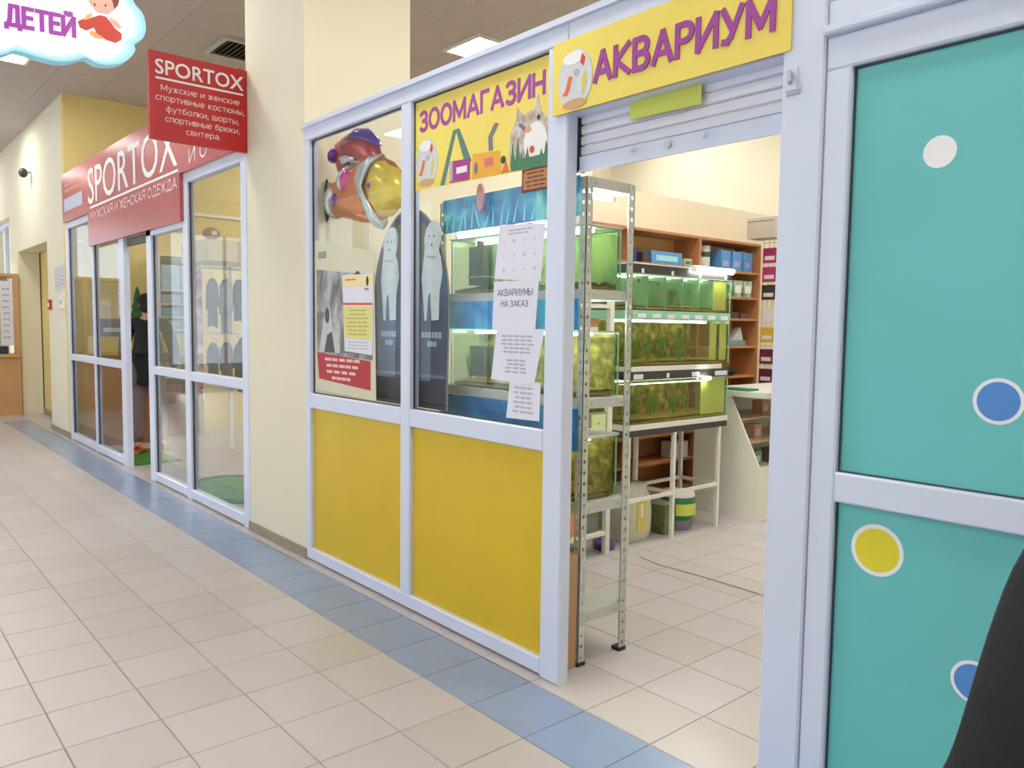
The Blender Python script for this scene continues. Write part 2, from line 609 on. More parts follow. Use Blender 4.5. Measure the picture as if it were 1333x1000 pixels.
cand = []
far = MB()
farb = MB()
for i in range(-51, 15):
    for j in range(-18, 21):
        x, y = i * T, j * T
        c = (x + T / 2, y + T / 2, 0)
        q = proj(c)
        vis = q and -60 < q[0] < 1390 and q[1] < 1090
        dist = (Vector(c) - CP).length
        if j >= 1 and x < -2.7:
            vis = False
        if j >= 1 and vis and not (q[0] > 725):
            vis = False
        if i >= 1 and j >= 1 and q and q[0] > 1010:
            vis = False
        cand.append((dist if vis else 999 + dist, i, j))
cand.sort()
bl = [c for c in cand if c[2] == 0 and -36 <= c[1] <= 14]
cr_ = [c for c in cand if not (c[2] == 0 and -36 <= c[1] <= 14)]
proto = tile_mesh('floor_tile', M_TILE)
proto2 = tile_mesh('floor_tile', M_TILE2)
protob = tile_mesh('blue_floor_tile', M_BLUE)
first = {0: True, 1: True, 2: True}
for lst, kind, lim in ((cr_, 0, 300), (bl, 2, 60)):
    for n, (d, i, j) in enumerate(lst):
        if n < lim and d < 999:
            k = kind if kind == 2 else (0 if random.random() < .6 else 1)
            src = (proto, proto2, protob)[k]
            if first[k]:
                o = src
                first[k] = False
            else:
                o = src.copy()
                COL.objects.link(o)
            o.location = (i * T, j * T, random.uniform(-.0004, .0003))
        else:
            a, e = G / 2, T - G / 2
            x, y = i * T, j * T
            mm = M_BLUE if kind == 2 else M_TILE
            (farb if kind == 2 else far).add([(x + a, y + a, -.0005), (x + e, y + a, -.0005), (x + e, y + e, -.0005), (x + a, y + e, -.0005)], [(0, 1, 2, 3)], mm)
far.build('distant_floor_tiles', floor, kind='stuff')
if farb.v:
    farb.build('distant_blue_floor_tiles', floor, kind='stuff')

CZ = 4.45
ceiling = struct(MB().box(-17.2, 5.2, -6.3, 7.2, CZ + .012, CZ + .15, M_CEIL), 'ceiling')
VENT = (-6.3, 1.5)
LAMPS = [(-4.5, 3.35), (-8.1, -.45), (-4.5, -.45), (-.9, -.45), (2.7, -.45), (-.9, 3.45), (-.9, 6.0), (-4.5, 6.0), (-8.1, 3.45), (-11.7, -.45), (-15.3, -.45),
         (-8.1, -3.9), (-4.5, -3.9), (-.9, -3.9), (2.7, -3.9), (-.9, 2.0), (-6.9, 6.0), (-3.0, 5.2), (.3, 1.0), (1.5, 3.0)]  # final pair: unseen lamps added to brighten the pet shop
ct = None
oc = MB()
cc = []
for i in range(-28, 9):
    for j in range(-10, 12):
        x, y = i * .6 + .3, j * .6 + .3 + .15
        if y > 7 or y < -6:
            continue
        if any(abs(x - a) < .35 and abs(y - b) < .35 for a, b in LAMPS + [VENT]):
            pass
        q = proj((x, y, CZ))
        vis = q and -60 < q[0] < 1080 and -60 < q[1] < 260 and (x > -12)
        cc.append(((Vector((x, y, CZ)) - CP).length + (0 if vis else 999), x, y))
cc.sort()
for n, (d, x, y) in enumerate(cc):
    if n < 290 and d < 999:
        if ct is None:
            b = MB()
            b.box(-.298, .298, -.298, .298, 0, .012, M_CEIL)
            ct = b.build('ceiling_tile', ceiling)
            o = ct
        else:
            o = ct.copy()
            COL.objects.link(o)
        o.location = (x, y, CZ)
    else:
        oc.box(x - .298, x + .298, y - .298, y + .298, CZ, CZ + .012, M_CEIL)
oc.build('distant_ceiling_tiles', ceiling, kind='stuff')

LLAB = ['lit square ceiling lamp seen above the pet shop header', 'lit square ceiling lamp just under the hanging cloud sign']
for n, (x, y) in enumerate(LAMPS):
    far_l = n > 1
    t = thing('ceiling_lamp', LLAB[n] if n < 2 else 'lit square ceiling lamp %s of the %s, assumed outside the picture' % (['first', 'second', 'third', 'fourth', 'fifth', 'sixth', 'seventh', 'eighth', 'ninth', 'tenth', 'eleventh', 'twelfth'][sum(1 for m_ in LAMPS[2:n] if (m_[1] < .4) == (y < .4))], 'corridor ceiling' if y < .4 else 'shop ceiling'), 'lamp', (x, y, CZ), 'square ceiling lamps')
    f = MB()
    for s in (-1, 1):
        f.box(x + s * .27, x + s * .30, y - .30, y + .30, CZ - .03, CZ - .001, M_WMET)
        f.box(x - .27, x + .27, y + s * .27, y + s * .30, CZ - .03, CZ - .001, M_WMET)
    f.build('lamp_frame', t)
    MB().box(x - .27, x + .27, y - .27, y + .27, CZ - .022, CZ - .004, M_DIFF).build('diffuser', t)
t = thing('ceiling_vent', 'dark square ceiling vent grille beside the hanging red sign', 'vent', (*VENT, CZ))
f = MB()
x, y = VENT
for s in (-1, 1):
    f.box(x + s * .26, x + s * .30, y - .30, y + .30, CZ - .03, CZ - .001, M_STEEL)
    f.box(x - .26, x + .26, y + s * .26, y + s * .30, CZ - .03, CZ - .001, M_STEEL)
f.build('vent_frame', t)
MB().box(x - .26, x + .26, y - .26, y + .26, CZ - .006, CZ - .001, M_BLACK).build('vent_backing', t)
mv = mat('vent_slat', (112, 104, 90), .5)
for k in range(10):
    yy = y - .24 + k * .053
    MB().add([(x - .26, yy, CZ - .028), (x + .26, yy, CZ - .028), (x + .26, yy + .03, CZ - .008), (x - .26, yy + .03, CZ - .008),
              (x - .26, yy, CZ - .030), (x + .26, yy, CZ - .030), (x + .26, yy + .03, CZ - .010), (x - .26, yy + .03, CZ - .010)],
             [(0, 1, 2, 3), (7, 6, 5, 4), (0, 4, 5, 1), (2, 6, 7, 3)], mv).build('slat', t)

# pillar between the two shops
struct(MB().box(-3.53, -2.60, .40, 1.19, 0, CZ, M_WALL), 'wall_pillar')
struct(MB().box(-3.54, -2.60, .388, .3999, 0, .07, M_BASE), 'baseboard_pillar')
# partition between shops, low
struct(MB().box(-2.70, -2.60, 1.19, 7.0, 0, 2.78, M_WALL2), 'wall_partition')
struct(MB().box(-10.6, 5.2, 7.0, 7.2, 0, CZ, M_WALL), 'wall_back')
struct(MB().box(-6.75, -6.0, 6.6, 7.0, 0, CZ, M_WALL2), 'wall_pilaster')
struct(MB().box(-9.55, -9.40, .40, 7.0, 0, CZ, M_YWALL), 'wall_shop_left')
struct(MB().box(-10.60, -9.55, .40, .70, 0, CZ, M_WALL), 'wall_pier')
struct(MB().box(-10.60, -9.40, .388, .3999, 0, .08, M_BASE), 'baseboard_pier')
# recess beside the pier
b = MB()
b.box(-12.9, -10.60, .40, .70, 2.66, CZ, M_WALL)
struct(b, 'wall_lintel')
struct(MB().box(-13.6, -9.55, .72, .85, 0, CZ, M_YWALL), 'wall_recess')
struct(MB().box(-13.0, -10.62, .70, .7199, 0, .08, M_BASE), 'baseboard_recess')
# wall beyond with a daylight window
b = MB()
b.box(-13.6, -12.9, .40, .70, 0, CZ, M_WALL)
b.box(-17.0, -13.6, .40, .70, 0, 1.1, M_WALL)
b.box(-17.0, -13.6, .40, .70, 3.3, CZ, M_WALL)
b.box(-17.0, -16.4, .40, .70, 1.1, 3.3, M_WALL)
struct(b, 'wall_far')


def window(name, axis, c, a0, a1, z0, z1, nm, nz=1):
    """window frame with panes: axis 'Y' lies in plane y=c, 'X' in plane x=c"""
    o = bpy.data.objects.new(name, None)
    COL.objects.link(o)
    LOC[o.name] = Vector()
    o['kind'] = 'structure'

    def bx(mb, p0, p1, q0, q1, t, m):
        if axis == 'Y':
            mb.box(p0, p1, c - t, c + t, q0, q1, m)
        else:
            mb.box(c - t, c + t, p0, p1, q0, q1, m)
    fr = MB()
    bx(fr, a0, a1, z0, z0 + .07, .04, M_PVC)
    bx(fr, a0, a1, z1 - .07, z1, .04, M_PVC)
    st = (a1 - a0) / nm
    for k in range(nm + 1):
        p = a0 + st * k
        bx(fr, max(a0, p - .035), min(a1, p + .035), z0 + .07, z1 - .07, .04, M_PVC)
    fr.build('window_frame', o)
    for k in range(nm):
        g = MB()
        bx(g, a0 + st * k + .035, a0 + st * (k + 1) - .035, z0 + .07, z1 - .07, .004, M_GLASS)
        g.build('pane', o)
    return o


window('window_1', 'Y', .55, -16.4, -13.6, 1.1, 3.3, 2)
b = MB()
b.box(-17.2, -17.0, -6.3, .70, 0, .5, M_WALL)
b.box(-17.2, -17.0, -6.3, .70, 3.7, CZ, M_WALL)
for y in (-6.3, -3.2, 0.2):
    b.box(-17.2, -17.0, y, y + .5, .5, 3.7, M_WALL)
struct(b, 'wall_end')
window('window_2', 'X', -17.1, -5.8, -3.2, .5, 3.7, 2)
window('window_3', 'X', -17.1, -2.7, .2, .5, 3.7, 2)
b = MB()
b.box(-17.2, 5.2, -6.5, -6.3, 0, .35, M_WALL)
b.box(-17.2, 5.2, -6.5, -6.3, 4.1, CZ, M_WALL)
for k in range(8):
    x = -17.2 + k * 3.143
    b.box(x, x + .4, -6.5, -6.3, .35, 4.1, M_WALL)
struct(b, 'wall_opposite')
for k in range(7):
    x = -17.2 + k * 3.143
    window('window_%d' % (k + 4), 'Y', -6.4, x + .4, x + 3.143, .35, 4.1, 2)
struct(MB().box(5.2, 5.4, -6.5, 7.2, 0, CZ, M_WALL), 'wall_right')
struct(MB().box(2.60, 2.70, .46, 7.0, 0, 3.2, M_WALL2), 'wall_shop_right')

# ------------------------------------------------------------------ pet shop front
YF, YB, YG = .395, .455, .428
part = thing('glazed_partition', 'white framed pet shop partition with glass above and yellow panels below', 'partition', (-1.42, .425, 0))


def prof(x0, x1, z0, z1, name, parent, y0=YF, y1=YB, m=None):
    """plastic profile with chamfered front edges"""
    m = m or M_PVC
    c = min(.006, abs(x1 - x0) / 4, abs(z1 - z0) / 4)
    b = MB()
    vs = [(x0, y1, z0), (x1, y1, z0), (x1, y1, z1), (x0, y1, z1), (x0, y0 + c, z0), (x1, y0 + c, z0), (x1, y0 + c, z1), (x0, y0 + c, z1),
          (x0 + c, y0, z0 + c), (x1 - c, y0, z0 + c), (x1 - c, y0, z1 - c), (x0 + c, y0, z1 - c)]
    b.add(vs, [(3, 2, 1, 0), (0, 1, 5, 4), (1, 2, 6, 5), (2, 3, 7, 6), (3, 0, 4, 7), (4, 5, 9, 8), (5, 6, 10, 9), (6, 7, 11, 10), (7, 4, 8, 11), (8, 9, 10, 11)], m)
    return b.build(name, parent)


prof(-2.615, -.225, 2.70, 2.80, 'top_rail', part)
MB().box(-2.615, -.225, YF - .02, YF, 2.775, 2.80, M_PVC).build('rail_lip', part)
prof(-2.60, -2.54, .085, 2.70, 'post', part)
prof(-1.475, -1.385, .085, 2.70, 'post', part)
prof(-.345, -.225, .0, 2.70, 'post', part)
prof(-2.60, -.345, .012, .085, 'bottom_rail', part)
MB().box(-2.60, -.345, YF + .015, YB, 0, .012, M_BASE).build('sill_strip', part)
for x0, x1 in ((-2.54, -1.475), (-1.385, -.345)):
    prof(x0, x1, 1.005, 1.10, 'transom', part)
    MB().box(x0, x1, YG, YG + .006, 1.10, 2.70, M_GLASS).build('pane', part)
    MB().box(x0, x1, YG - .006, YG + .006, .085, 1.005, M_YEL).build('yellow_panel', part)
    g = MB()
    for (a, e, z0, z1) in ((x0, x1, 1.10, 1.106), (x0, x1, 2.694, 2.70), (x0, x0 + .006, 1.106, 2.694), (x1 - .006, x1, 1.106, 2.694)):
        g.box(a, e, YG - .008, YG, z0, z1, M_GASK)
    g.build('gasket', part)

# green dotted partition on the right
gp = thing('dotted_partition', 'white framed partition with teal panels and coloured dots at right', 'partition', (1.7, .425, 0))
prof(.745, .885, 0, 2.80, 'post', gp, YF - .01)
prof(.885, .965, 0, 2.325, 'post', gp)
MB().box(.885, .8865, YF - .0005, YF + .01, .0, 2.42, M_LGREY).build('joint', gp)
prof(2.52, 2.60, 0, 2.80, 'post', gp)
prof(.965, 2.52, 1.02, 1.112, 'transom', gp)
prof(.965, 2.52, 0, .10, 'bottom_rail', gp)
prof(.885, 2.52, 2.325, 2.425, 'header_rail', gp)
prof(.885, 2.52, 2.425, 2.452, 'rail_lip', gp, YF - .03)
prof(.885, 2.52, 2.452, 2.53, 'header_rail', gp)
prof(.885, 2.52, 2.71, 2.80, 'top_rail', gp)
MB().box(.93, 2.52, YG, YG + .006, 2.53, 2.71, M_GLASS).build('pane', gp)
g = MB()
g.box(.965, .970, YG - .012, YG - .005, .10, 1.02, M_GASK)
g.box(.965, .970, YG - .012, YG - .005, 1.112, 2.325, M_GASK)
g.box(.970, 2.52, YG - .012, YG - .005, 2.319, 2.325, M_GASK)
g.box(.970, 2.52, YG - .012, YG - .005, 1.016, 1.02, M_GASK)
g.box(.970, 2.52, YG - .012, YG - .005, 1.112, 1.116, M_GASK)
g.box(.923, .93, YG - .012, YG, 2.53, 2.71, M_GASK)
g.build('gasket', gp)
p1 = MB().box(.965, 2.52, YG - .005, YG + .008, 1.112, 2.325, M_TEAL).build('teal_panel', gp)
p2 = MB().box(.965, 2.52, YG - .005, YG + .008, .10, 1.02, M_TEAL).build('teal_panel', gp)
PG = planeY(YG - .005)
md_y = mat('yellow_dot', (226, 214, 40), .45, noise=.05)
md_b = mat('blue_dot', (78, 140, 212), .45, noise=.05)
for (x, z, r, m, par) in ((1.213, 2.04, .044, None, p1), (1.093, .892, .078, md_y, p2), (1.392, 1.362, .062, md_b, p1), (1.372, .586, .060, md_b, p2),
                          (1.9, 1.75, .07, md_y, p1), (2.2, 2.1, .05, None, p1), (1.95, .6, .07, md_b, p2), (2.3, 1.4, .05, md_b, p1)):
    b = MB()
    b.slab(circ(x, z, r, 32), PG, .0002, .0012, M_WHITE)
    if m:
        b.slab(circ(x, z, r * .84, 32), PG, .0012, .002, m)
    b.build('dot', par, label={None: 'white round dot', md_y: 'yellow round dot with white rim', md_b: 'blue round dot with white rim'}[m])
# latch hook at the top of the jamb
hk = MB()
hk.box(.76, .80, YF - .015, YF - .0101, 2.29, 2.36, M_PVC)
hk.tube((.775, YF - .02, 2.345), (.80, YF - .055, 2.30), .008, M_LGREY, 10)
hk.box(.765, .81, YF - .016, YF - .0101, 2.275, 2.288, M_LGREY)
hk.build('latch', gp)

# header over the opening
hd = thing('shutter_box', 'white header box carrying the yellow aquarium sign over the opening', 'header', (.26, .425, 2.41))
prof(-.225, .745, 2.70, 2.80, 'top_rail', hd)
MB().box(-.225, .745, YF - .02, YF, 2.775, 2.80, M_PVC).build('rail_lip', hd)
MB().box(-.225, .745, YF + .002, YB + .14, 2.41, 2.70, M_PVC).build('box_body', hd)

# roller shutter
sh = thing('roller_shutter', 'half-raised white roller shutter hanging under the yellow sign', 'shutter', (.26, .47, 2.20))
z = 2.255
for k in range(4):
    z0, z1 = z + k * .0425, z + (k + 1) * .0425 - .002
    b = MB()
    pr = [(.487, z0), (.476, z0 + .004), (.474, (z0 + z1) / 2), (.476, z1 - .004), (.487, z1)]
    n = len(pr)
    vs = [(-.222, y, zz) for y, zz in pr] + [(.742, y, zz) for y, zz in pr]
    b.add(vs, [(i, i + 1, n + i + 1, n + i) for i in range(n - 1)] + [(n - 1, 0, n, 2 * n - 1), tuple(range(n)), tuple(range(n, 2 * n))[::-1]], M_SHUT)
    b.build('shutter_slat', sh)
b = MB().box(-.222, .742, .468, .492, 2.193, 2.252, M_PVC).box(-.222, .742, .462, .470, 2.186, 2.197, M_PVC)
b.build('bottom_bar', sh)
for x in (.07, .40):
    b = MB()
    b.tube((x - .012, .467, 2.238), (x + .02, .43, 2.224), .006, M_PVC, 8)
    b.ell((x + .022, .428, 2.223), (.009, .009, .009), M_PVC)
    b.build('hook', sh)
MB().tube((.24, .468, 2.225), (.24, .456, 2.225), .014, M_STEEL, 14).build('lock', sh)
b = MB()
b.box(-.235, -.222, .46, .50, 2.19, 2.41, M_BLACK)
b.build('guide', sh)
yp = MB()
PYS = planeY(.452)
yp.slab([(.063, 2.345), (.392, 2.340), (.392, 2.432), (.063, 2.447)], PYS, 0, .0015, mat('yellow_green_paper', (206, 214, 96), .6, noise=.05))
solo(yp, 'paper_notice', 'blank yellow green paper strip stuck over the raised shutter', 'paper')

# ------------------------------------------------------------------ yellow signs
PS = planeY(.377)


def fishbowl(pl, cx, cz, w, h, parent):
    b = MB()
    mw = mat('bowl_print', (214, 216, 222), .5, noise=.1, nscale=20)
    b.slab(circ(cx, cz, w, 26, h), pl, .001, .003, mw)
    b.slab(circ(cx - w * .1, cz + h * .72, w * .62, 18, h * .22), pl, .003, .004, M_WHITE)
    b.slab(circ(cx, cz - h * .82, w * .7, 18, h * .16), pl, .003, .004, mat('tan_print', (206, 160, 112), .5))
    b.slab([(cx - w * .75, cz - h * .45), (cx - w * .55, cz - h * .3), (cx - w * .35, cz + h * .15), (cx - w * .15, cz + h * .1), (cx - w * .3, cz - h * .3), (cx - w * .45, cz - h * .5)], pl, .003, .0045, M_ORANGE)
    b.slab([(cx + w * .3, cz + h * .5), (cx + w * .42, cz + h * .8), (cx + w * .6, cz + h * .6), (cx + w * .5, cz + h * .35)], pl, .003, .0045, M_DRED)
    b.slab(circ(cx + w * .1, cz + h * .2, w * .16, 10), pl, .003, .0042, M_LGREY)
    b.slab([(cx + w * .45, cz - h * .6), (cx + w * .7, cz - h * .2), (cx + w * .62, cz + h * .2), (cx + w * .4, cz - h * .1)], pl, .003, .0042, mat('yellow_leaf_print', (214, 206, 96), .5))
    return b.build('goldfish_bowl_print', parent)


sg = thing('shop_sign', 'yellow sign with purple letters above the roller shutter', 'sign', (.25, .377, 2.41))
b = MB()
b.slab(rect(-.295, .775, 2.412, 2.70), PS, -.006, .0, M_SIGNY)
b.build('sign_board', sg)
fishbowl(PS, -.165, 2.535, .095, .118, sg)
stroke_text('АКВАРИУМ', PS, -.055, .712, 2.500, 2.606, M_PUR, sg, .20, .001, -.008, .004, .24)

s2 = thing('shop_sign', 'yellow pet shop sign with cat picture behind the window glass', 'sign', (-.86, .424, 2.24))
PS2 = planeY(.4265)
b = MB()
b.slab([(-1.383, 2.245), (-.347, 2.232), (-.347, 2.695), (-1.383, 2.695)], PS2, 0, .001, M_SIGNY)
b.build('sign_board', s2)
stroke_text('ЗООМАГАЗИН', PS2, -1.335, -.40, 2.545, 2.635, M_PUR, s2, .22, .0012, -.004, .001, .24)
fishbowl(PS2, -1.275, 2.375, .095, .12, s2)
b = MB()
gr = mat('slate_green_print', (92, 132, 120), .5, noise=.1)
b.slab([(-1.155, 2.25), (-1.05, 2.50), (-1.02, 2.50), (-1.12, 2.25)], PS2, .001, .002, gr)
b.slab([(-1.03, 2.50), (-1.0, 2.50), (-.90, 2.33), (-.955, 2.33)], PS2, .001, .002, gr)
b.slab([(-1.15, 2.245), (-1.09, 2.36), (-1.075, 2.36), (-1.12, 2.245)], PS2, .001, .0021, gr)
b.build('ladder_print', s2)
b = MB()
b.slab([(-1.075, 2.248), (-.915, 2.244), (-.91, 2.345), (-1.07, 2.352)], PS2, .001, .0025, M_MAG if 0 else mat('violet_print', (168, 56, 140), .5))
b.slab(rect(-1.02, -.935, 2.285, 2.315), PS2, .0025, .003, M_WHITE)
b.slab(rect(-1.073, -1.05, 2.256, 2.35), PS2, .0025, .003, M_LGREY)
b.build('violet_box_print', s2)
b = MB()
b.slab([(-.90, 2.243), (-.68, 2.238), (-.69, 2.345), (-.89, 2.36)], PS2, .001, .0025, mat('amber_print', (236, 172, 52), .5))
b.slab(rect(-.80, -.735, 2.285, 2.325), PS2, .0025, .003, mat('rose_print', (216, 120, 110), .5))
b.slab(circ(-.865, 2.29, .014, 12, .03), PS2, .0025, .003, M_GREY)
b.slab([(-.77, 2.355), (-.775, 2.42), (-.73, 2.475), (-.70, 2.47), (-.715, 2.45), (-.745, 2.415), (-.74, 2.355)], PS2, .0025, .003, M_GREY)
b.slab(circ(-.665, 2.30, .018, 12), PS2, .0025, .003, M_HOOD)
b.slab([(-.68, 2.24), (-.62, 2.24), (-.645, 2.29)], PS2, .0025, .003, M_ORANGE)
b.build('amber_box_print', s2)
b = MB()
cat = mat('cat_print', (214, 208, 200), .5, noise=.2, nscale=25, rgb2=(170, 150, 134))
cw = mat('cat_white_print', (238, 236, 234), .5)
b.slab([(-.61, 2.24), (-.625, 2.33), (-.615, 2.41), (-.58, 2.46), (-.575, 2.52), (-.535, 2.475), (-.46, 2.485), (-.435, 2.545), (-.415, 2.47), (-.375, 2.43), (-.352, 2.38), (-.352, 2.24)], PS2, .001, .002, cat)
b.slab(circ(-.45, 2.345, .075, 22, .085), PS2, .002, .003, cw)
b.slab([(-.56, 2.43), (-.52, 2.40), (-.515, 2.42), (-.555, 2.445)], PS2, .003, .004, M_GREY)
b.slab(circ(-.50, 2.405, .026, 12, .014), PS2, .003, .004, mat('peach_print', (222, 160, 130), .5))
b.slab(circ(-.43, 2.445, .011, 12), PS2, .003, .004, M_HOOD)
b.slab(circ(-.47, 2.315, .016, 12), PS2, .003, .004, M_DRED)
for (p0, p1) in ((-.60, 2.36), (-.565, 2.38), (-.38, 2.34), (-.36, 2.37), (-.50, 2.33), (-.54, 2.31), (-.41, 2.31)):
    b.slab([(p0 - .016, 2.26), (p0, p1), (p0 + .02, 2.26)], PS2, .003, .0042, M_GREEN)
b.slab([(-.61, 2.24), (-.352, 2.232), (-.352, 2.285), (-.61, 2.285)], PS2, .003, .0046, M_GREEN)
b.build('cat_print', s2)

# hours plaque
pq = thing('plaque', 'brown opening hours plaque under the cat on the glass', 'plaque', (-.43, .42, 2.135))
b = MB()
PW = planeY(.427)
b.slab([(-.533, 2.135), (-.348, 2.135), (-.348, 2.235), (-.533, 2.235)], PW, 0, .004, mat('maroon_plaque', (110, 44, 30), .5))
b.slab([(-.522, 2.145), (-.360, 2.145), (-.360, 2.212), (-.37, 2.225), (-.51, 2.225), (-.522, 2.212)], PW, .004, .005, mat('tan_plaque', (186, 128, 76), .5))
b.build('plaque_board', pq)
b = MB()
lines(b, PW, -.51, -.37, 2.15, 2.222, 4, mat('maroon_ink', (110, 60, 40), .5), .005, .4, 3, True)
b.build('small_print', pq)


# paper notices on the glass of pane 2 (behind the glass)
def sheet(pts, name, label, rows=None, cat='paper', tex=None, y=.4355):
    pl = planeY(y)
    c = (sum(p[0] for p in pts) / 4, y, min(p[1] for p in pts))
    t = thing(name, label, cat, c, 'paper notices taped to the window')
    b = MB()
    b.slab(pts, pl, 0, .0008, M_PAPER)
    b.build('sheet', t)
    return t, pl


PN = .4275
t, pl = sheet([(-.722, 1.765), (-.405, 1.742), (-.378, 1.990), (-.690, 2.010)], 'paper_notice', 'topmost white sheet with small faint drawings taped to window', y=PN)
b = MB()
for k in range(4):
    for j in range(3):
        b.slab(circ(-.655 + k * .07, 1.80 + j * .065, .006 if (k + j) % 3 else .010, 8), pl, .001, .0016, mat('faint_ink', (196, 198, 212), .7))
lines(b, pl, -.62, -.44, 1.955, 1.985, 2, M_LGREY, .001, .4, 4)
b.build('faint_print', t)
t, pl = sheet([(-.733, 1.525), (-.435, 1.525), (-.415, 1.748), (-.722, 1.752)], 'paper_notice', 'white sheet with two bold lines of text, second from top', y=PN - .0015)
stroke_text('АКВАРИУМЫ', pl, -.695, -.455, 1.685, 1.713, M_GREY, t, .16, .0008, 0, .0006)
stroke_text('НА ЗАКАЗ', pl, -.668, -.485, 1.635, 1.662, M_GREY, t, .16, .0008, 0, .0006)
t, pl = sheet([(-.735, 1.297), (-.437, 1.285), (-.372, 1.535), (-.700, 1.530)], 'paper_notice', 'tilted white sheet covered with rows of small grey print', y=PN - .003)
b = MB()
lines(b, pl, -.68, -.42, 1.42, 1.51, 5, M_LGREY, .0008, .5, 5, True)
lines(b, pl, -.64, -.47, 1.33, 1.40, 4, M_LGREY, .0008, .5, 3, True)
b.build('small_print', t)
t, pl = sheet([(-.625, 1.125), (-.400, 1.130), (-.395, 1.300), (-.600, 1.300)], 'paper_notice', 'lowest and narrowest white sheet on the window beside the opening', y=PN - .0006)
b = MB()
lines(b, pl, -.58, -.43, 1.15, 1.28, 6, M_LGREY, .0008, .45, 3, True)
b.build('small_print', t)

# posters in pane 1
PP = .4275
po = thing('poster', 'black and white animal poster with red caption block in left window', 'poster', (-2.15, PP, 1.12))
pl = planeY(PP)
b = MB()
b.slab([(-2.52, 1.125), (-1.775, 1.112), (-1.80, 1.96), (-2.52, 2.075)], pl, 0, .001, mat('poster_cream', (216, 210, 184), .5, noise=.04))
b.build('sheet', po)
b = MB()
bw = ramp_mat('grey_photo_print', [(66, 68, 70), (124, 126, 126), (168, 168, 166), (206, 206, 200)], 5, .5, stretch=(1.6, 1, .9))
b.slab([(-2.50, 1.36), (-1.815, 1.34), (-1.82, 1.83), (-2.50, 1.89)], pl, .001, .0015, bw)
wp = mat('pale_grey_print', (198, 200, 200), .5, noise=.08, nscale=20)
dk = mat('dark_grey_print', (72, 74, 78), .5, noise=.2, nscale=20)
b.slab(circ(-2.07, 1.70, .085, 20, .15), pl, .0015, .0018, wp)
b.slab(circ(-1.985, 1.76, .055, 16, .10), pl, .0018, .0021, dk)
b.slab([(-2.47, 1.37), (-2.40, 1.60), (-2.33, 1.66), (-2.30, 1.55), (-2.27, 1.45), (-2.20, 1.42), (-2.2, 1.37)], pl, .0015, .0018, wp)
b.slab([(-2.40, 1.37), (-2.36, 1.48), (-2.30, 1.50), (-2.26, 1.37)], pl, .0018, .0021, dk)
b.slab(circ(-2.36, 1.60, .03, 12, .05), pl, .0018, .0021, dk)
b.slab([(-2.2, 1.37), (-2.18, 1.5), (-2.1, 1.6), (-2.0, 1.55), (-1.9, 1.65), (-1.84, 1.5), (-1.84, 1.37)], pl, .0015, .0018, mat('mid_grey_print', (120, 120, 124), .5, noise=.2, nscale=12))
b.build('photo_print', po, label='grey photograph of animals')
b = MB()
b.slab([(-2.47, 1.20), (-1.835, 1.165), (-1.835, 1.335), (-2.495, 1.365)], pl, .002, .003, mat('caption_red', (180, 36, 46), .5))
b.build('caption_block', po)
b = MB()
for r, (a, e) in enumerate(((-2.44, -1.88), (-2.43, -1.90), (-2.37, -1.98), (-2.32, -2.03))):
    lines(b, pl, a, e, 1.315 - r * .036 - .002 * r, 1.34 - r * .036 - .002 * r, 1, mat('pink_ink', (232, 190, 190), .5), .003, .7, 5 - r // 2, True)
lines(b, pl, -2.25, -2.05, 1.150, 1.165, 1, mat('pink_ink', (232, 190, 190), .5), .001, .5, 3, True)
b.build('small_print', po)
b = MB()
b.slab(rect(-2.475, -2.37, 1.955, 1.998), pl, .001, .002, mat('moss_print', (146, 156, 120), .5))
b.build('logo_print', po)

nt_ = thing('notice', 'white and yellow notice card overlapping the animal poster', 'paper', (-1.97, .425, 1.375))
pl = planeY(.4242)
b = MB()
b.slab([(-2.135, 1.385), (-1.815, 1.37), (-1.80, 1.835), (-2.165, 1.84)], pl, 0, .001, M_PAPER)
b.build('sheet', nt_)
b = MB()
pye = mat('pale_yellow_print', (226, 216, 130), .5, noise=.04)
b.slab([(-2.155, 1.77), (-1.81, 1.765), (-1.805, 1.828), (-2.16, 1.832)], pl, .001, .002, mat('buff_print', (236, 222, 160), .5))
b.slab([(-2.13, 1.465), (-1.83, 1.455), (-1.815, 1.65), (-2.15, 1.655)], pl, .001, .002, pye)
b.slab([(-2.155, 1.662), (-1.812, 1.657), (-1.812, 1.670), (-2.155, 1.675)], pl, .001, .002, M_DRED)
b.slab(circ(-1.865, 1.795, .014, 12, .028), pl, .002, .003, M_BLACK)
b.slab(circ(-1.875, 1.75, .026, 12, .008), pl, .001, .0024, mat('rose_print', (216, 120, 110), .5))
b.build('coloured_print', nt_)
b = MB()
lines(b, pl, -2.11, -1.84, 1.475, 1.64, 7, mat('olive_ink', (176, 170, 96), .5), .002, .3, 4, True)
lines(b, pl, -2.12, -1.95, 1.80, 1.82, 1, M_ORANGE, .002, .5, 2)
lines(b, pl, -2.11, -1.84, 1.395, 1.45, 3, M_LGREY, .001, .3, 5, True)
b.build('small_print', nt_)


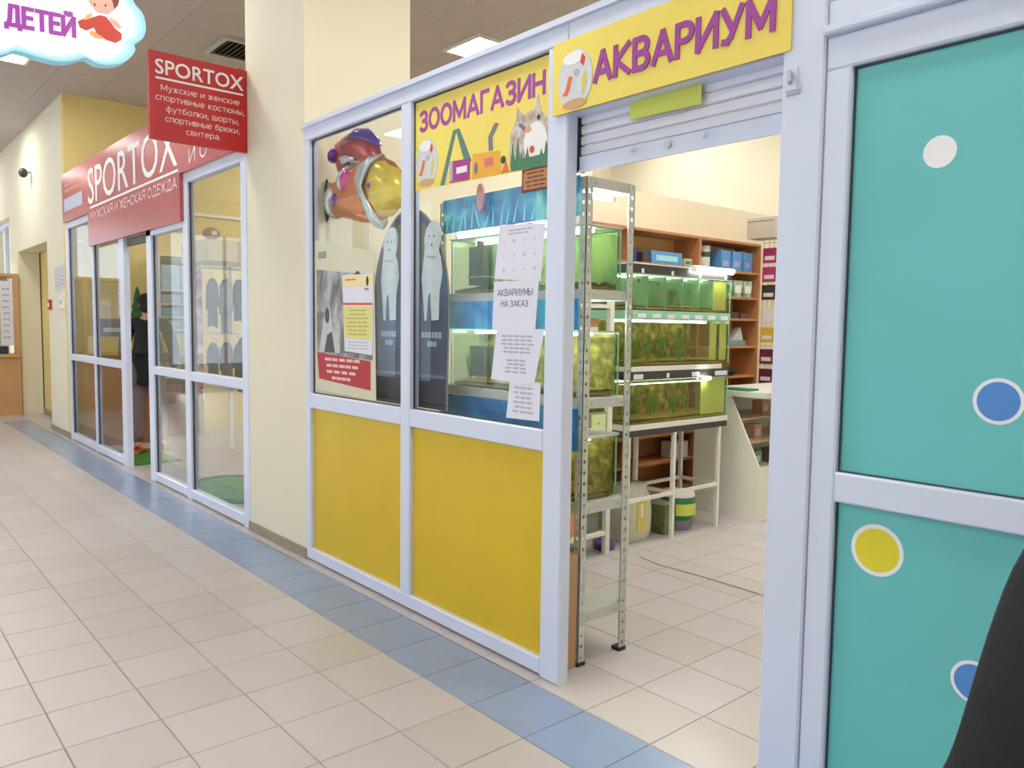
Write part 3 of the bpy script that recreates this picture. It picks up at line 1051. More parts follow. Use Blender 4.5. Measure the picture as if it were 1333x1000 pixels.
t = thing('arched_poster', 'dark blue arched poster with two white dogs, partly behind the mullion', 'poster', (-1.51, .472, 1.105))
pl = planeY(.472)
cx, r_ = -1.51, .365
zs = 1.62
arch = [(cx - r_ * .96, 1.105), (cx + r_ * .96, 1.105)] + circ(cx, zs, r_, 26, 2.165 - zs, 0, PI)
b = MB()
b.slab([(cx + (a_ - cx) * 1.03, z_ + (.012 if z_ > zs else 0)) for a_, z_ in arch], pl, -.004, -.001, mat('grey_border_print', (132, 132, 108), .5))
b.slab(arch, pl, -.001, .001, ramp_mat('night_blue_print', [(14, 24, 50), (24, 46, 88), (44, 84, 130)], 4, .4))
b.build('sheet', t)
b = MB()
b.slab([(a_ * .94 + cx * .06, z_ - .02) for a_, z_ in circ(cx, 1.80, r_ * .88, 20, .34, .25, PI - .25)], pl, .001, .0016, mat('olive_brown_print', (112, 104, 66), .5, noise=.3, nscale=5))
b.slab(rect(-1.86, -1.17, 1.105, 1.27), pl, .001, .0016, mat('dark_navy_print', (20, 24, 44), .5))
b.slab(rect(-1.86, -1.17, 1.268, 1.285), pl, .0016, .002, mat('steel_blue_print', (86, 104, 140), .5))
b.build('backdrop_print', t)
wm = mat('white_dog_print', (214, 222, 228), .5, noise=.14, nscale=16)
for o_ in (-1.70, -1.29):
    b = MB()
    dog = [(-.05, 1.57), (-.035, 1.57), (-.025, 1.70), (-.01, 1.72), (0, 1.57), (.05, 1.575), (.055, 1.72), (.075, 1.82), (.062, 1.90), (.048, 1.93), (.060, 1.98), (.066, 2.03), (.050, 2.075), (.02, 2.09), (-.015, 2.08),
           (-.04, 2.05), (-.055, 2.0), (-.05, 1.95), (-.06, 1.88), (-.072, 1.80), (-.06, 1.68)]
    b.slab([(o_ + a_ * 1.3, z_) for a_, z_ in dog], pl, .002, .003, wm)
    for s_ in (-.022, .018):
        b.slab(circ(o_ + s_, 2.01, .007, 8), pl, .003, .0036, M_GREY)
    b.slab(circ(o_ - .002, 1.965, .010, 8, .007), pl, .003, .0036, M_GREY)
    b.slab([(o_ - .05, 1.90), (o_ + .04, 1.89), (o_ + .04, 1.902), (o_ - .05, 1.915)], pl, .003, .0034, M_LGREY)
    b.build('dog_print', t)
b = MB()
for o_ in (-1.71, -1.29):
    lines(b, pl, o_ - .10, o_ + .10, 1.475, 1.515, 1, mat('pale_steel_ink', (150, 170, 196), .5), .0016, .8, 6, True)
    lines(b, pl, o_ - .05, o_ + .06, 1.43, 1.465, 1, mat('pale_steel_ink', (150, 170, 196), .5), .0016, .8, 3, True)
b.build('small_print', t)

# foil fish balloon
fb = thing('fish_balloon', 'shiny orange foil fish balloon with purple fins in left window', 'balloon', (-2.1, .545, 2.07))
K = 1.0


def YP(x, y, c=.545):
    d = ray(x, y)
    t = (c - CP.y) / d.y
    p = CP + d * t
    return (max(-2.585, p.x + .03), p.z)


fo = mat('orange_foil', (226, 132, 74), .22, metal=.45, noise=.18, nscale=9)
fs_ = mat('silver_foil', (200, 206, 208), .2, metal=.5)
fp = mat('purple_foil', (96, 62, 168), .22, metal=.45, noise=.2, nscale=9)
fr_ = mat('crimson_foil', (176, 60, 66), .22, metal=.45, noise=.2, nscale=9)
fy = mat('yellow_foil', (232, 204, 84), .25, metal=.35, noise=.1, nscale=9)
fm = mat('pink_foil', (206, 70, 140), .2, metal=.45)


def pil(px, th, m, name, c=.545, par=None):
    b = MB()
    b.pillow([YP(x, y, c) for x, y in px], planeY(c), th, m)
    return b.build(name, par or fb)


body = pil([(412, 262), (418, 240), (432, 238), (450, 222), (470, 208), (492, 204), (510, 212), (521, 226), (521, 262), (508, 280), (488, 292), (468, 290), (445, 284), (428, 284), (418, 280)], .055, fo, 'body')
pil([(484, 206), (500, 209), (516, 220), (522, 230), (522, 266), (508, 282), (494, 286), (480, 270), (472, 250), (474, 226)], .062, fy, 'face')
pil([(496, 201), (484, 200), (470, 210), (462, 228), (466, 252), (474, 272), (484, 296), (496, 300), (494, 284), (482, 262), (476, 244), (478, 226), (488, 212)], .072, fs_, 'stripe')
pil([(456, 214), (446, 222), (440, 236), (442, 252), (452, 258), (452, 240), (460, 224)], .064, fs_, 'stripe')
pil([(436, 240), (428, 246), (424, 262), (428, 284), (436, 286), (434, 266), (440, 250)], .062, fs_, 'stripe')
pil([(412, 236), (420, 234), (416, 246), (412, 262), (414, 280), (420, 292), (412, 284), (409, 262)], .02, fp, 'tail_edge')
tp = pil([(432, 206), (432, 190), (446, 178), (462, 168), (478, 170), (488, 182), (495, 206), (496, 222), (478, 220), (466, 210), (456, 212), (448, 232), (436, 224)], .035, fr_, 'top_fin')
pil([(446, 184), (462, 168), (476, 168), (488, 180), (492, 192), (474, 184), (460, 184)], .05, fp, 'fin_edge', par=fb)
pil([(430, 214), (429, 202), (434, 194), (440, 198), (436, 210)], .05, fp, 'fin_edge', par=fb)
pil([(440, 206), (452, 202), (466, 206), (458, 214), (446, 218)], .045, fs_, 'stripe', par=fb)
pil([(446, 226), (456, 218), (462, 222), (458, 250), (454, 262), (448, 250)], .07, fm, 'pink_patch')
pil([(438, 250), (446, 250), (446, 264), (440, 276), (436, 264)], .06, fp, 'side_fin')
b = MB()
ex, ez = YP(488, 244)
b.ell((ex, .545 - .058, ez), (.018, .01, .018), fp)
b.build('eye', fb)
b = MB()
b.tube((YP(470, 285)[0], .545, YP(470, 285)[1]), (YP(484, 345)[0], .545, YP(484, 345)[1]), .0012, M_WHITE, 5)
b.build('ribbon', fb)

# ------------------------------------------------------------------ perforated racks
HOLE = .05


def angle_post(x, y, sx, sy, h, parent, w=.04):
    """perforated L profile post; corner at (x,y), flanges run towards sx, sy"""
    b = MB()
    t = .003
    for fl in (0, 1):
        def bx(a0, a1, z0, z1):
            if fl == 0:
                b.box(x + sx * a0, x + sx * a1, y, y + sy * t, z0, z1, M_STEEL)
            else:
                b.box(x, x + sx * t, y + sy * a0, y + sy * a1, z0, z1, M_STEEL)
        bx(0, w * .32, 0, h)
        bx(w * .68, w, 0, h)
        z = 0
        while z < h:
            bx(w * .32, w * .68, z, min(h, z + HOLE - .016))
            z += HOLE
    o = b.build('post', parent)
    MB().box(x - sx * .004, x + sx * (w + .004), y - sy * .004, y + sy * (w + .004), 0, .018, M_BLACK).build('rubber_foot', o)
    return o


def shelf_pan(x0, x1, y0, y1, z, parent, m=None, h=.045):
    m = m or M_STEEL
    b = MB()
    b.box(x0, x1, y0, y1, z - .003, z, m)
    b.box(x0, x1, y0, y0 + .002, z - h, z - .003, m)
    b.box(x0, x1, y1 - .002, y1, z - h, z - .003, m)
    b.box(x0, x0 + .002, y0 + .002, y1 - .002, z - h, z - .003, m)
    b.box(x1 - .002, x1, y0 + .002, y1 - .002, z - h, z - .003, m)
    for yy in (y0 + .06, y1 - .06):
        b.tube((x1, yy, z - h / 2), (x1 + .006, yy, z - h / 2), .006, M_STEEL, 8)
    return b.build('shelf', parent)


RX0, RX1, RY0, RY1 = -1.40, -.305, .60, .92
rk = thing('perforated_rack', 'grey perforated steel rack of fish tanks just inside the window', 'rack', (-.85, .76, 0))
for x, sx in ((RX0, 1), (RX1, -1)):
    for y, sy in ((RY0, 1), (RY1, -1)):
        angle_post(x, y, sx, sy, 2.20, rk)
for z in (.24, .745, 1.225, 1.715, 2.205):
    shelf_pan(RX0 + .003, RX1 - .004, RY0 + .004, RY1 - .004, z, rk)
# lamps in the rack
def tube_light(p, q, label, r=.013, m=None):
    t = thing('tube_lamp', label, 'lamp', tuple((Vector(p) + Vector(q)) / 2), 'lit tubes over the fish tanks')
    MB().tube(p, q, r, m or M_TUBE, 10).build('tube', t)
    d = (Vector(q) - Vector(p)).normalized() * .02
    b = MB()
    b.tube(Vector(p) - d, p, r * 1.2, M_WHITE, 10)
    b.build('end_cap', t)
    MB().tube(q, Vector(q) + d, r * 1.2, M_WHITE, 10).build('end_cap', t)
    return t


tube_light((-.40, .66, 2.145), (-.40, .86, 2.145), 'short lit tube crosswise under the top of the steel rack')
tube_light((-1.28, .64, 2.024), (-.42, .64, 2.024), 'long lit tube over the uppermost tank of the steel rack')
tube_light((-1.30, .635, 1.545), (-.42, .635, 1.545), 'long lit tube behind the middle blue panel of the steel rack')


def plant(b, x, y, z, h, m, n=6, sp=.03):
    for k in range(n):
        a = random.uniform(0, 2 * PI)
        r = random.uniform(.2, 1) * sp
        hh = h * random.uniform(.5, 1)
        px = [Vector((x, y, z)), Vector((x + r * .5 * math.cos(a), y + r * .5 * math.sin(a), z + hh * .5)), Vector((x + r * math.cos(a), y + r * math.sin(a), z + hh))]
        w = .006
        u = Vector((-math.sin(a), math.cos(a), 0)) * w
        vs = [px[0] - u * .5, px[0] + u * .5, px[1] + u, px[2], px[1] - u]
        b.add(vs, [(0, 1, 2, 3, 4)], m)
        for s in (-1, 1):
            c = px[1] + Vector((0, 0, hh * .1))
            b.add([c, c + u * 2 * s + Vector((0, 0, .02)), c + u * .4 * s + Vector((0, 0, .035))], [(0, 1, 2)], m)


def fish_at(x, y, z, ang, s, label, grp):
    b = MB()
    ca, sa = math.cos(ang), math.sin(ang)
    vs, fs = [], []
    prof_ = [(-.5, .02, .02), (-.3, .14, .08), (0, .22, .13), (.3, .15, .09), (.45, .05, .03)]
    n = 8
    for (u, hh, ww) in prof_:
        for i in range(n):
            t = 2 * PI * i / n
            lx, ly = u * s, ww * s * math.cos(t)
            vs.append((x + lx * ca - ly * sa, y + lx * sa + ly * ca, z + hh * s * math.sin(t)))
    for k in range(len(prof_) - 1):
        for i in range(n):
            fs.append((k * n + i, k * n + (i + 1) % n, (k + 1) * n + (i + 1) % n, (k + 1) * n + i))
    b.add(vs, fs, M_FISH, True)

    def P(u, v):
        return (x + u * s * ca, y + u * s * sa, z + v * s)
    b.add([P(.42, 0), P(.75, .22), P(.66, 0), P(.75, -.22)], [(0, 1, 2), (0, 2, 3)], M_FISH)
    b.add([P(-.1, .2), P(.1, .36), P(.25, .15)], [(0, 1, 2)], M_FISH)
    return solo(b, 'small_fish', label, 'fish', grp)


def tank(x0, x1, y0, y1, z0, z1, label, water, back=None, backside='y', lid=True, plants=4, gm=None, front_edges=True, fillz=.91, grp=None):
    t = thing('fish_tank', label, 'aquarium', ((x0 + x1) / 2, (y0 + y1) / 2, z0), grp)
    g = .006
    b = MB()
    b.box(x0, x1, y0, y0 + g, z0, z1, M_TGL)
    b.box(x0, x1, y1 - g, y1, z0, z1, M_TGL)
    b.box(x0, x0 + g, y0 + g, y1 - g, z0, z1, M_TGL)
    b.box(x1 - g, x1, y0 + g, y1 - g, z0, z1, M_TGL)
    b.build('glass', t)
    e = MB()
    r = .003
    for (a, c) in ((x0, y0), (x1, y0), (x0, y1), (x1, y1)):
        e.box(a - r, a + r, c - r, c + r, z0, z1, M_EDGE)
    for z in (z1,):
        e.box(x0, x1, y0 - r, y0 + r, z - r, z + r, M_EDGE)
        e.box(x0, x1, y1 - r, y1 + r, z - r, z + r, M_EDGE)
        e.box(x0 - r, x0 + r, y0, y1, z - r, z + r, M_EDGE)
        e.box(x1 - r, x1 + r, y0, y1, z - r, z + r, M_EDGE)
    e.build('glass_edge', t)
    h = z1 - z0
    if x1 - x0 > y1 - y0:  # unseen glowing tube, added to brighten each tank from inside
        MB().tube((x0 + .05, (y0 + y1) / 2, z1 - .011), (x1 - .05, (y0 + y1) / 2, z1 - .011), .008, M_TUBE2, 8).build('tube', t)
    else:
        MB().tube(((x0 + x1) / 2, y0 + .05, z1 - .011), ((x0 + x1) / 2, y1 - .05, z1 - .011), .008, M_TUBE2, 8).build('tube', t)
    MB().box(x0 + g + .001, x1 - g - .001, y0 + g + .001, y1 - g - .001, z0 + .002, z0 + h * fillz, water).build('water', t)
    b = MB()
    nn = 14
    for i in range(nn):
        pass
    gx, gy = 8, 8
    vs, fs = [], []
    for i in range(gx + 1):
        for j in range(gy + 1):
            vs.append((x0 + g * 2 + (x1 - x0 - g * 4) * i / gx, y0 + g * 2 + (y1 - y0 - g * 4) * j / gy, z0 + .02 + random.uniform(0, .02)))
    for i in range(gx):
        for j in range(gy):
            a = i * (gy + 1) + j
            fs.append((a, a + gy + 1, a + gy + 2, a + 1))
    b.add(vs, fs, gm or M_GRAV)
    b.box(x0 + g * 2, x1 - g * 2, y0 + g * 2, y1 - g * 2, z0 + .004, z0 + .018, gm or M_GRAV)
    b.build('gravel', t, kind='stuff')
    if back:
        if backside == 'y':
            MB().box(x0 + g + .003, x1 - g - .003, y1 - g - .006, y1 - g - .003, z0 + .003, z1 - .01, back).build('backing', t)
        else:
            MB().box(x0 + g + .003, x0 + g + .006, y0 + g + .003, y1 - g - .003, z0 + .003, z1 - .01, back).build('backing', t)
    for k in range(plants):
        b = MB()
        plant(b, random.uniform(x0 + .06, x1 - .06), random.uniform(y0 + .05, y1 - .05), z0 + .02, h * .75, M_PLANT, 9, .05)
        b.build('water_plant', t)
    return t


TB = (RY0 + .03, RY1 - .03)
t = tank(-1.33, -.36, *TB, 1.717, 2.00, 'uppermost pale green tank of the steel rack', M_W3, M_TBACK2)
b = MB().box(-1.345, -.345, TB[0] - .005, TB[1] + .005, 2.002, 2.008, M_WMET)
b.build('lid', t)
b = MB()
mdk = mat('dark_filter_plastic', (70, 78, 84), .4)
b.box(-1.22, -1.10, TB[0] + .03, TB[0] + .09, 1.76, 1.96, mdk)
b.tube((-1.16, TB[0] + .06, 1.96), (-1.16, TB[0] + .06, 1.99), .02, mdk)
b.box(-1.23, -1.09, TB[0] + .02, TB[0] + .10, 1.80, 1.806, M_WMET)
b.build('filter', t)
t = tank(-1.33, -.36, *TB, 1.227, 1.525, 'middle tank of the steel rack with yellow castle inside', M_W1, M_TBACK)
b = MB()
my = mat('yellow_ornament', (232, 204, 90), .5, noise=.15, nscale=20)
for (x, h, r) in ((-.93, .20, .035), (-.86, .24, .045), (-.79, .17, .035)):
    b.lathe((x, .72, 1.25), [(r * 1.1, 0), (r, .02), (r * .9, h * .8), (r * 1.15, h * .82), (r * 1.1, h * .9), (.002, h)], my, 10)
b.box(-.95, -.77, .69, .75, 1.25, 1.32, my)
b.build('castle', t)
b = MB()
b.box(-1.22, -1.10, TB[0] + .04, TB[0] + .12, 1.28, 1.44, mdk)
b.build('filter', t)
t = tank(-1.33, -.36, *TB, .747, 1.035, 'lowest dark mossy tank of the steel rack', M_W2, M_TBACK)
b = MB().box(-1.345, -.345, TB[0] - .005, TB[1] + .005, 1.038, 1.050, M_WMET)
b.build('lid', t)
# blue film fascias hanging on the rack front
for (z0, z1, m, lab, xx1) in ((2.035, 2.21, M_FILM, 'uppermost blue film panel on the rack, with white water plants', -.34), (1.530, 1.672, M_FILM2, 'bright blue film panel on the rack between the two upper tanks', -.34), (.99, 1.180, M_FILM3, 'lowest blue film panel on the rack, just above the window transom', -.33)):
    t = thing('aquarium_poster', lab, 'panel', (-.86, RY0 - .012, z0))
    MB().box(-1.355, xx1, RY0 - .012, RY0 - .006, z0, z1, m).build('film', t)
    if z0 > 2:
        b = MB()
        cy = mat('cyan_weed_print', (140, 228, 240), .4)
        PL = planeY(RY0 - .012)
        for k in range(17):
            x = -1.33 + k * .056 + random.uniform(-.012, .012)
            zt = 2.12 + random.uniform(0, .075)
            s = random.uniform(-.03, .03)
            b.slab([(x - .006, 2.045), (x + .007, 2.045), (x + s + .004, (2.045 + zt) / 2 + .01), (x + s * 2, zt), (x + s - .006, (2.045 + zt) / 2)], PL, .0002, .0012, cy)
        b.build('weed_print', t)
b = MB()
PL = planeY(RY0 - .03)
b.slab(circ(-1.005, 2.185, .028, 16, .07), PL, 0, .012, mat('pink_tag', (206, 140, 160), .5))
b.tube((-1.005, RY0 - .03, 2.25), (-1.005, RY0 - .03, 2.33), .001, M_LGREY, 4)
solo(b, 'hanging_tag', 'small pink tag hanging in front of the top blue panel', 'tag')
# carton behind the end post and card on the bottom shelf
b = MB()
b.box(-.46, -.312, .51, .592, .005, .525, M_CARD)
b.box(-.40, -.38, .508, .51, .01, .52, mat('brown_tape', (150, 112, 74), .6))
solo(b, 'cardboard_box', 'tall flat cardboard box standing between partition post and rack', 'box')
b = MB()
b.box(-.62, -.60, .70, .84, .242, .62, M_TGL)
b.box(-.622, -.60, .70, .84, .242, .30, M_ORCARD)
solo(b, 'glass_sheet', 'loose glass sheet in an orange sleeve on the bottom rack shelf', 'glass')
solo(MB().box(-1.3, -.95, .64, .86, .242, .46, M_CARD).box(-1.13, -1.12, .639, .861, .455, .462, M_WMET), 'cardboard_box', 'cardboard box at the far end of the bottom rack shelf', 'box')

# ------------------------------------------------------------------ aquarium stand along the left wall
SX, SXB = -1.42, -1.80
SY0, SY1 = 2.20, 3.38
st = thing('tank_stand', 'white metal stand carrying three tiers of mossy tanks', 'stand', (-1.6, 2.8, 0))
for x in (SX - .012, SXB + .012):
    for y in (2.22, 2.73, 3.29):
        MB().box(x - .014, x + .014, y - .014, y + .014, 0, .79, M_WMET).build('leg', st)
b = MB()
for x in (SX - .012, SXB + .012):
    b.box(x - .012, x + .012, 2.234, 2.716, .325, .350, M_WMET)
    b.box(x - .012, x + .012, 2.744, 3.276, .325, .350, M_WMET)
for y in (2.22, 2.73, 3.29):
    b.box(SXB + .026, SX - .026, y - .010, y + .010, .325, .350, M_WMET)
b.build('stretcher', st)
MB().box(SXB, SX, SY0 - .02, SY1, .79, .835, M_HOOD).build('dark_board', st)
MB().box(SXB, SX + .005, SY0 - .02, SY1, .835, .872, M_WMET).build('top_board', st)
t1_ = tank(SXB + .01, SX - .005, SY0, SY1 - .005, .874, 1.18, 'lowest long mossy tank on the white stand', M_W2, M_TBACK, 'x', plants=5)
MB().box(SX - .012, SX - .0115, SY1 - .34, SY1 - .03, .90, 1.175, M_YPLANT).build('yellow_sheet', t1_)
t2_ = tank(SXB + .01, SX - .005, SY0, SY1 - .005, 1.285, 1.61, 'middle mossy tank on the white stand with yellow strips', M_W2, M_TBACK, 'x', plants=6)
for y0, y1 in ((SY1 - .25, SY1 - .16), (SY1 - .12, SY1 - .03)):
    MB().box(SX - .012, SX - .0115, y0, y1, 1.31, 1.60, M_YPLANT).build('yellow_strip', t2_)
t3_ = tank(SXB + .01, SX - .005, SY0, SY1 - .005, 1.675, 1.92, 'top pale green tank on the white stand below a dark hood', M_W1, M_TBACK, 'x', plants=6)
MB().box(SX - .012, SX - .0115, SY1 - .22, SY1 - .05, 1.69, 1.91, M_YPLANT).build('yellow_strip', t3_)
for k in range(1, 6):
    y = SY0 + (SY1 - SY0) * k / 6
    MB().box(SXB + .02, SX - .012, y - .003, y + .003, 1.68, 1.91, M_EDGE).build('divider', t3_)
hood_lab = ['dark tank hood with pale labels above the lowest stand tank', 'pale green glass tank cover with white labels on the stand', 'dark tank hood on top of the uppermost stand tank']
for n, (z0, z1, m, ntag) in enumerate(((1.184, 1.245, M_HOOD, 4), (1.613, 1.670, M_EDGE, 7), (1.923, 1.985, M_HOOD, 4))):
    t = thing('tank_hood', hood_lab[n], 'hood', (-1.6, 2.8, z0), 'hoods on the stand tanks')
    MB().box(SXB + .01, SX, SY0, SY1, z0, z1, m).build('hood_body', t)
    if n != 1:
        MB().box(SXB + .01, SX + .003, SY0, SY1 - .1 * (n == 0), z1, z1 + (.035 if n == 0 else .008), M_WMET).build('lid', t)
    for k in range(ntag):
        y = SY0 + .12 + (SY1 - SY0 - .2) * k / (ntag - 1)
        if n == 0:
            w_ = (.10, .03, .09, .16)[k]
            MB().box(SX, SX + .002, y - w_ / 2 - .02, y + w_ / 2 - .02, z0 + .008, z0 + .042, M_PAPER).build('sticker', t)
        elif n == 1:
            MB().box(SX, SX + .002, y - .045, y + .045, z0 + .004, z0 + .034, M_PAPER).build('sticker', t)
        else:
            MB().box(SX, SX + .003, y - .012, y + .012, z0 + .002, z0 + .032, M_PAPER).build('clip', t)
tube_light((SX + .035, 2.86, 1.985), (SX + .035, 3.33, 1.985), 'glaring bare tube above the top tank of the white stand', .02)
tube_light((SX + .02, 3.00, 1.175), (SX + .02, 3.10, 1.175), 'short glaring lamp under the lowest dark hood of the stand', .013)
ORD = ['first', 'second', 'third', 'fourth', 'fifth', 'sixth', 'seventh', 'eighth', 'ninth']
FG = 'small orange fish in the upper stand tank'
for k in range(9):
    fish_at(random.uniform(-1.52, -1.445), 2.32 + .07 * k + random.uniform(-.02, .02), random.uniform(1.72, 1.89), PI / 2 + random.uniform(-.5, .5), .045, 'tiny orange fish, %s from the left, in the top tank of the stand' % ORD[k], FG)
for k in range(7):
    fish_at(random.uniform(-1.52, -1.445), 2.32 + .08 * k + random.uniform(-.02, .02), random.uniform(1.36, 1.56), -PI / 2 + random.uniform(-.5, .5), .045, 'tiny orange fish, %s from the left, in the middle tank of the stand' % ORD[k], 'small orange fish in the middle stand tank')

# second rack (white posts) between
r2 = thing('post_rack', 'white post rack with a price card, behind the steel rack', 'rack', (-1.6, 1.75, 0))
for x in (-1.455, -1.80):
    for y in (1.40, 2.04):
        MB().box(x - .018, x + .018, y - .02, y + .02, 0, 1.72, M_WMET).build('post', r2)
for z in (.16, .60, 1.10, 1.70):
    MB().box(-1.80, -1.44, 1.42, 2.02, z - .025, z, M_WMET).build('shelf', r2)
t = thing('price_card', 'pale green framed card hanging on the white post rack', 'card', (-1.425, 1.92, .79))
MB().box(-1.437, -1.430, 1.835, 2.0, .79, .985, mat('green_frame', (150, 156, 130), .5)).build('card_frame', t)
MB().box(-1.430, -1.428, 1.850, 1.985, .805, .970, mat('pale_green_card', (214, 224, 164), .6)).build('card_face', t)
MB().box(-1.428, -1.4275, 1.905, 1.93, .905, .912, M_GREY).build('print', t)
tank(-1.78, -1.46, 1.45, 2.0, 1.102, 1.44, 'green tank on the white post rack behind the steel rack', M_W1, M_TBACK, 'x', plants=3)
tank(-1.78, -1.46, 1.45, 2.0, .602, .78, 'small dark tank low on the white post rack', M_W2, M_TBACK, 'x', plants=2)
solo(MB().box(-1.72, -1.5, 1.80, 1.97, 1.447, 1.55, M_WHITE).box(-1.72, -1.5, 1.80, 1.97, 1.55, 1.60, M_WOOD), 'storage_box', 'white box with brown lid on the white post rack', 'box')
solo(MB().box(-1.74, -1.47, 1.52, 1.80, .162, .32, M_ORCARD).box(-1.47, -1.468, 1.64, 1.67, .165, .32, M_CARD), 'cardboard_box', 'orange cardboard box on the lowest shelf behind the steel rack', 'box')
solo(MB().box(-1.74, -1.47, 1.82, 1.98, .162, .30, mat('olive_box', (112, 116, 92), .6)).box(-1.47, -1.468, 1.85, 1.95, .20, .26, M_GREY), 'storage_box', 'olive storage box beside the orange box behind the rack', 'box')

# things under the stand
sk = thing('feed_sack', 'pale sack with yellow label standing under the tank stand', 'sack', (-1.62, 2.47, 0))
b = MB()
vs, fs = [], []
prof2 = [(0, .9), (.05, 1.05), (.2, 1.08), (.33, .98), (.38, .80), (.41, .85)]
for z, s in prof2:
    for i in range(16):
        a = 2 * PI * i / 16
        r = 1.0 if i % 4 else 1.04
        vs.append((-1.62 + .11 * s * r * math.copysign(abs(math.cos(a)) ** .6, math.cos(a)), 2.47 + .16 * s * r * math.copysign(abs(math.sin(a)) ** .6, math.sin(a)), z))
for k in range(len(prof2) - 1):
    for i in range(16):
        fs.append((k * 16 + i, k * 16 + (i + 1) % 16, (k + 1) * 16 + (i + 1) % 16, (k + 1) * 16 + i))
fs.append(tuple(range(5 * 16, 6 * 16)))
b.add(vs, fs, mat('sack_plastic', (206, 204, 188), .5, noise=.12, nscale=14), True)
b.build('sack_body', sk)
MB().box(-1.502, -1.498, 2.42, 2.52, .08, .30, mat('yellow_label', (216, 196, 92), .5)).build('yellow_label', sk)
MB().box(-1.498, -1.496, 2.455, 2.485, .18, .28, M_WHITE).build('white_print', sk)
bk = thing('feed_bucket', 'round green bucket with yellow label and white lid under stand', 'bucket', (-1.60, 3.02, 0))
b = MB()
b.lathe((-1.60, 3.02, .0), [(.002, 0), (.095, 0), (.10, .005), (.11, .075)], mat('violet_grey_base', (140, 132, 158), .5), 20)
b.build('base', bk)
b = MB()
b.lathe((-1.60, 3.02, .075), [(.11, 0), (.125, .03), (.14, .09), (.13, .17), (.12, .18)], mat('bucket_green', (40, 122, 62), .4), 20)
b.build('bucket_body', bk)
b = MB()
for i in range(7):
    a0, a1 = -.7 + i * .2, -.5 + i * .2
    p = [(-1.60 + .142 * math.cos(a), 3.02 + .142 * math.sin(a)) for a in (a0 - .3, a1 - .3)]
    b.add([(*p[0], .12), (*p[1], .12), (*p[1], .21), (*p[0], .21)], [(0, 1, 2, 3)], mat('lime_label', (206, 214, 90), .5))
b.build('label_print', bk)
b = MB()
b.lathe((-1.60, 3.02, .255), [(.13, 0), (.13, .02), (.12, .035), (.002, .04)], M_WHITE, 20)
b.build('lid', bk)
solo(MB().box(-1.72, -1.50, 2.74, 2.86, 0, .22, mat('olive_glass_jar', (120, 128, 80), .4, noise=.3, nscale=20)).box(-1.70, -1.52, 2.76, 2.84, .22, .24, M_STEEL), 'storage_jar', 'olive square jar standing between the sack and the green bucket', 'jar')
solo(MB().lathe((-1.55, 2.13, .0), [(.002, .0), (.07, 0), (.08, .05), (.06, .055), (.055, .02), (.002, .02)], mat('violet_basin', (96, 84, 140), .5), 18), 'floor_basin', 'violet basin on the floor at the left foot of the stand', 'basin')

# ------------------------------------------------------------------ brown wall shelving
BX0, BX1 = -2.597, -2.30
bs = thing('wall_shelving', 'tall brown laminate shelving against the left wall of the pet shop', 'shelving', (-2.45, 3.7, 0))
for y in (2.20, 3.20, 4.18, 5.18):
    MB().box(BX0, BX1, y - .016, y + .016, 0, 2.40, M_WOOD).build('side_panel', bs)
for a, e in ((2.216, 3.184), (3.216, 4.164), (4.196, 5.164)):
    MB().box(BX0, BX0 + .008, a, e, .03, 2.40, M_WOODB).build('back_panel', bs)
    for z in (.08, .35, .60, .86, 1.09, 1.385, 1.655, 1.865, 2.115, 2.40):
        MB().box(BX0 + .008, BX1, a, e, z - .022, z, M_WOOD).build('shelf', bs)


def pack(y0, y1, z0, h, m, label, m2=None, d=.14, grp='packs on the brown shelving', name='pet_food_pack', cat_='pack', x1=BX1 - .03):
    b = MB()
    b.box(x1 - d, x1, y0, y1, z0, z0 + h, m)
    if m2:
        b.box(x1, x1 + .001, y0 + (y1 - y0) * .15, y1 - (y1 - y0) * .15, z0 + h * .25, z0 + h * .7, m2)
    return solo(b, name, label, cat_, grp)


z = 2.116
b_ = pack(3.52, 3.95, z, .11, M_SKYB, 'long blue pack lying on the top shelf of the left bay', M_LBLUE)
pack(3.40, 3.50, z, .09, M_HOOD, 'small dark pack at the left of the long blue pack')
pack(3.99, 4.10, z, .07, mat('pale_pack', (190, 200, 186), .5), 'low pale pack right of the long blue pack', M_GREEN)
pack(3.22, 3.32, z, .11, mat('navy_pack', (40, 60, 110), .5), 'navy pack at the far left end of the shelf')
for k in range(2):
    y = 4.26 + k * .13
    b = MB()
    b.lathe((BX1 - .10, y, z), [(.002, 0), (.048, 0), (.05, .01), (.05, .21), (.046, .22), (.002, .222)], mat('white_can', (222, 226, 214), .4), 16)
    b.lathe((BX1 - .10, y, z + .11), [(.0505, 0), (.0505, .05)], mat('dark_green_band', (60, 80, 60), .5), 16)
    solo(b, 'feed_can', ('left', 'right')[k] + ' white can of the pair on the top shelf', 'can', 'white cans on the top shelf')
for k in range(3):
    y = 4.56 + k * .19
    b = MB()
    b.box(BX1 - .16, BX1 - .03, y, y + .15, z, z + .19, M_SKYB)
    b.box(BX1 - .13, BX1 - .08, y + .055, y + .095, z + .19, z + .21, M_LGREY)
    b.box(BX1 - .03, BX1 - .029, y + .03, y + .12, z + .04, z + .09, mat('lilac_print', (160, 170, 226), .5))
    solo(b, 'blue_canister', ('first', 'middle', 'last')[k] + ' blue canister of three on the top shelf of the right bay', 'canister', 'blue canisters on the top shelf')
wg = mat('white_green_pack', (206, 222, 200), .5, noise=.3, nscale=14, rgb2=(90, 140, 90))
for k in range(3):
    pack(4.62 + k * .17, 4.76 + k * .17, 1.867, .16, wg, ('first', 'middle', 'last')[k] + ' white and green pack of three on the second shelf', M_GREEN if k == 0 else M_WHITE)
pack(4.70, 4.88, 1.657, .06, M_HOOD, 'flat dark tin on the third shelf of the right bay')
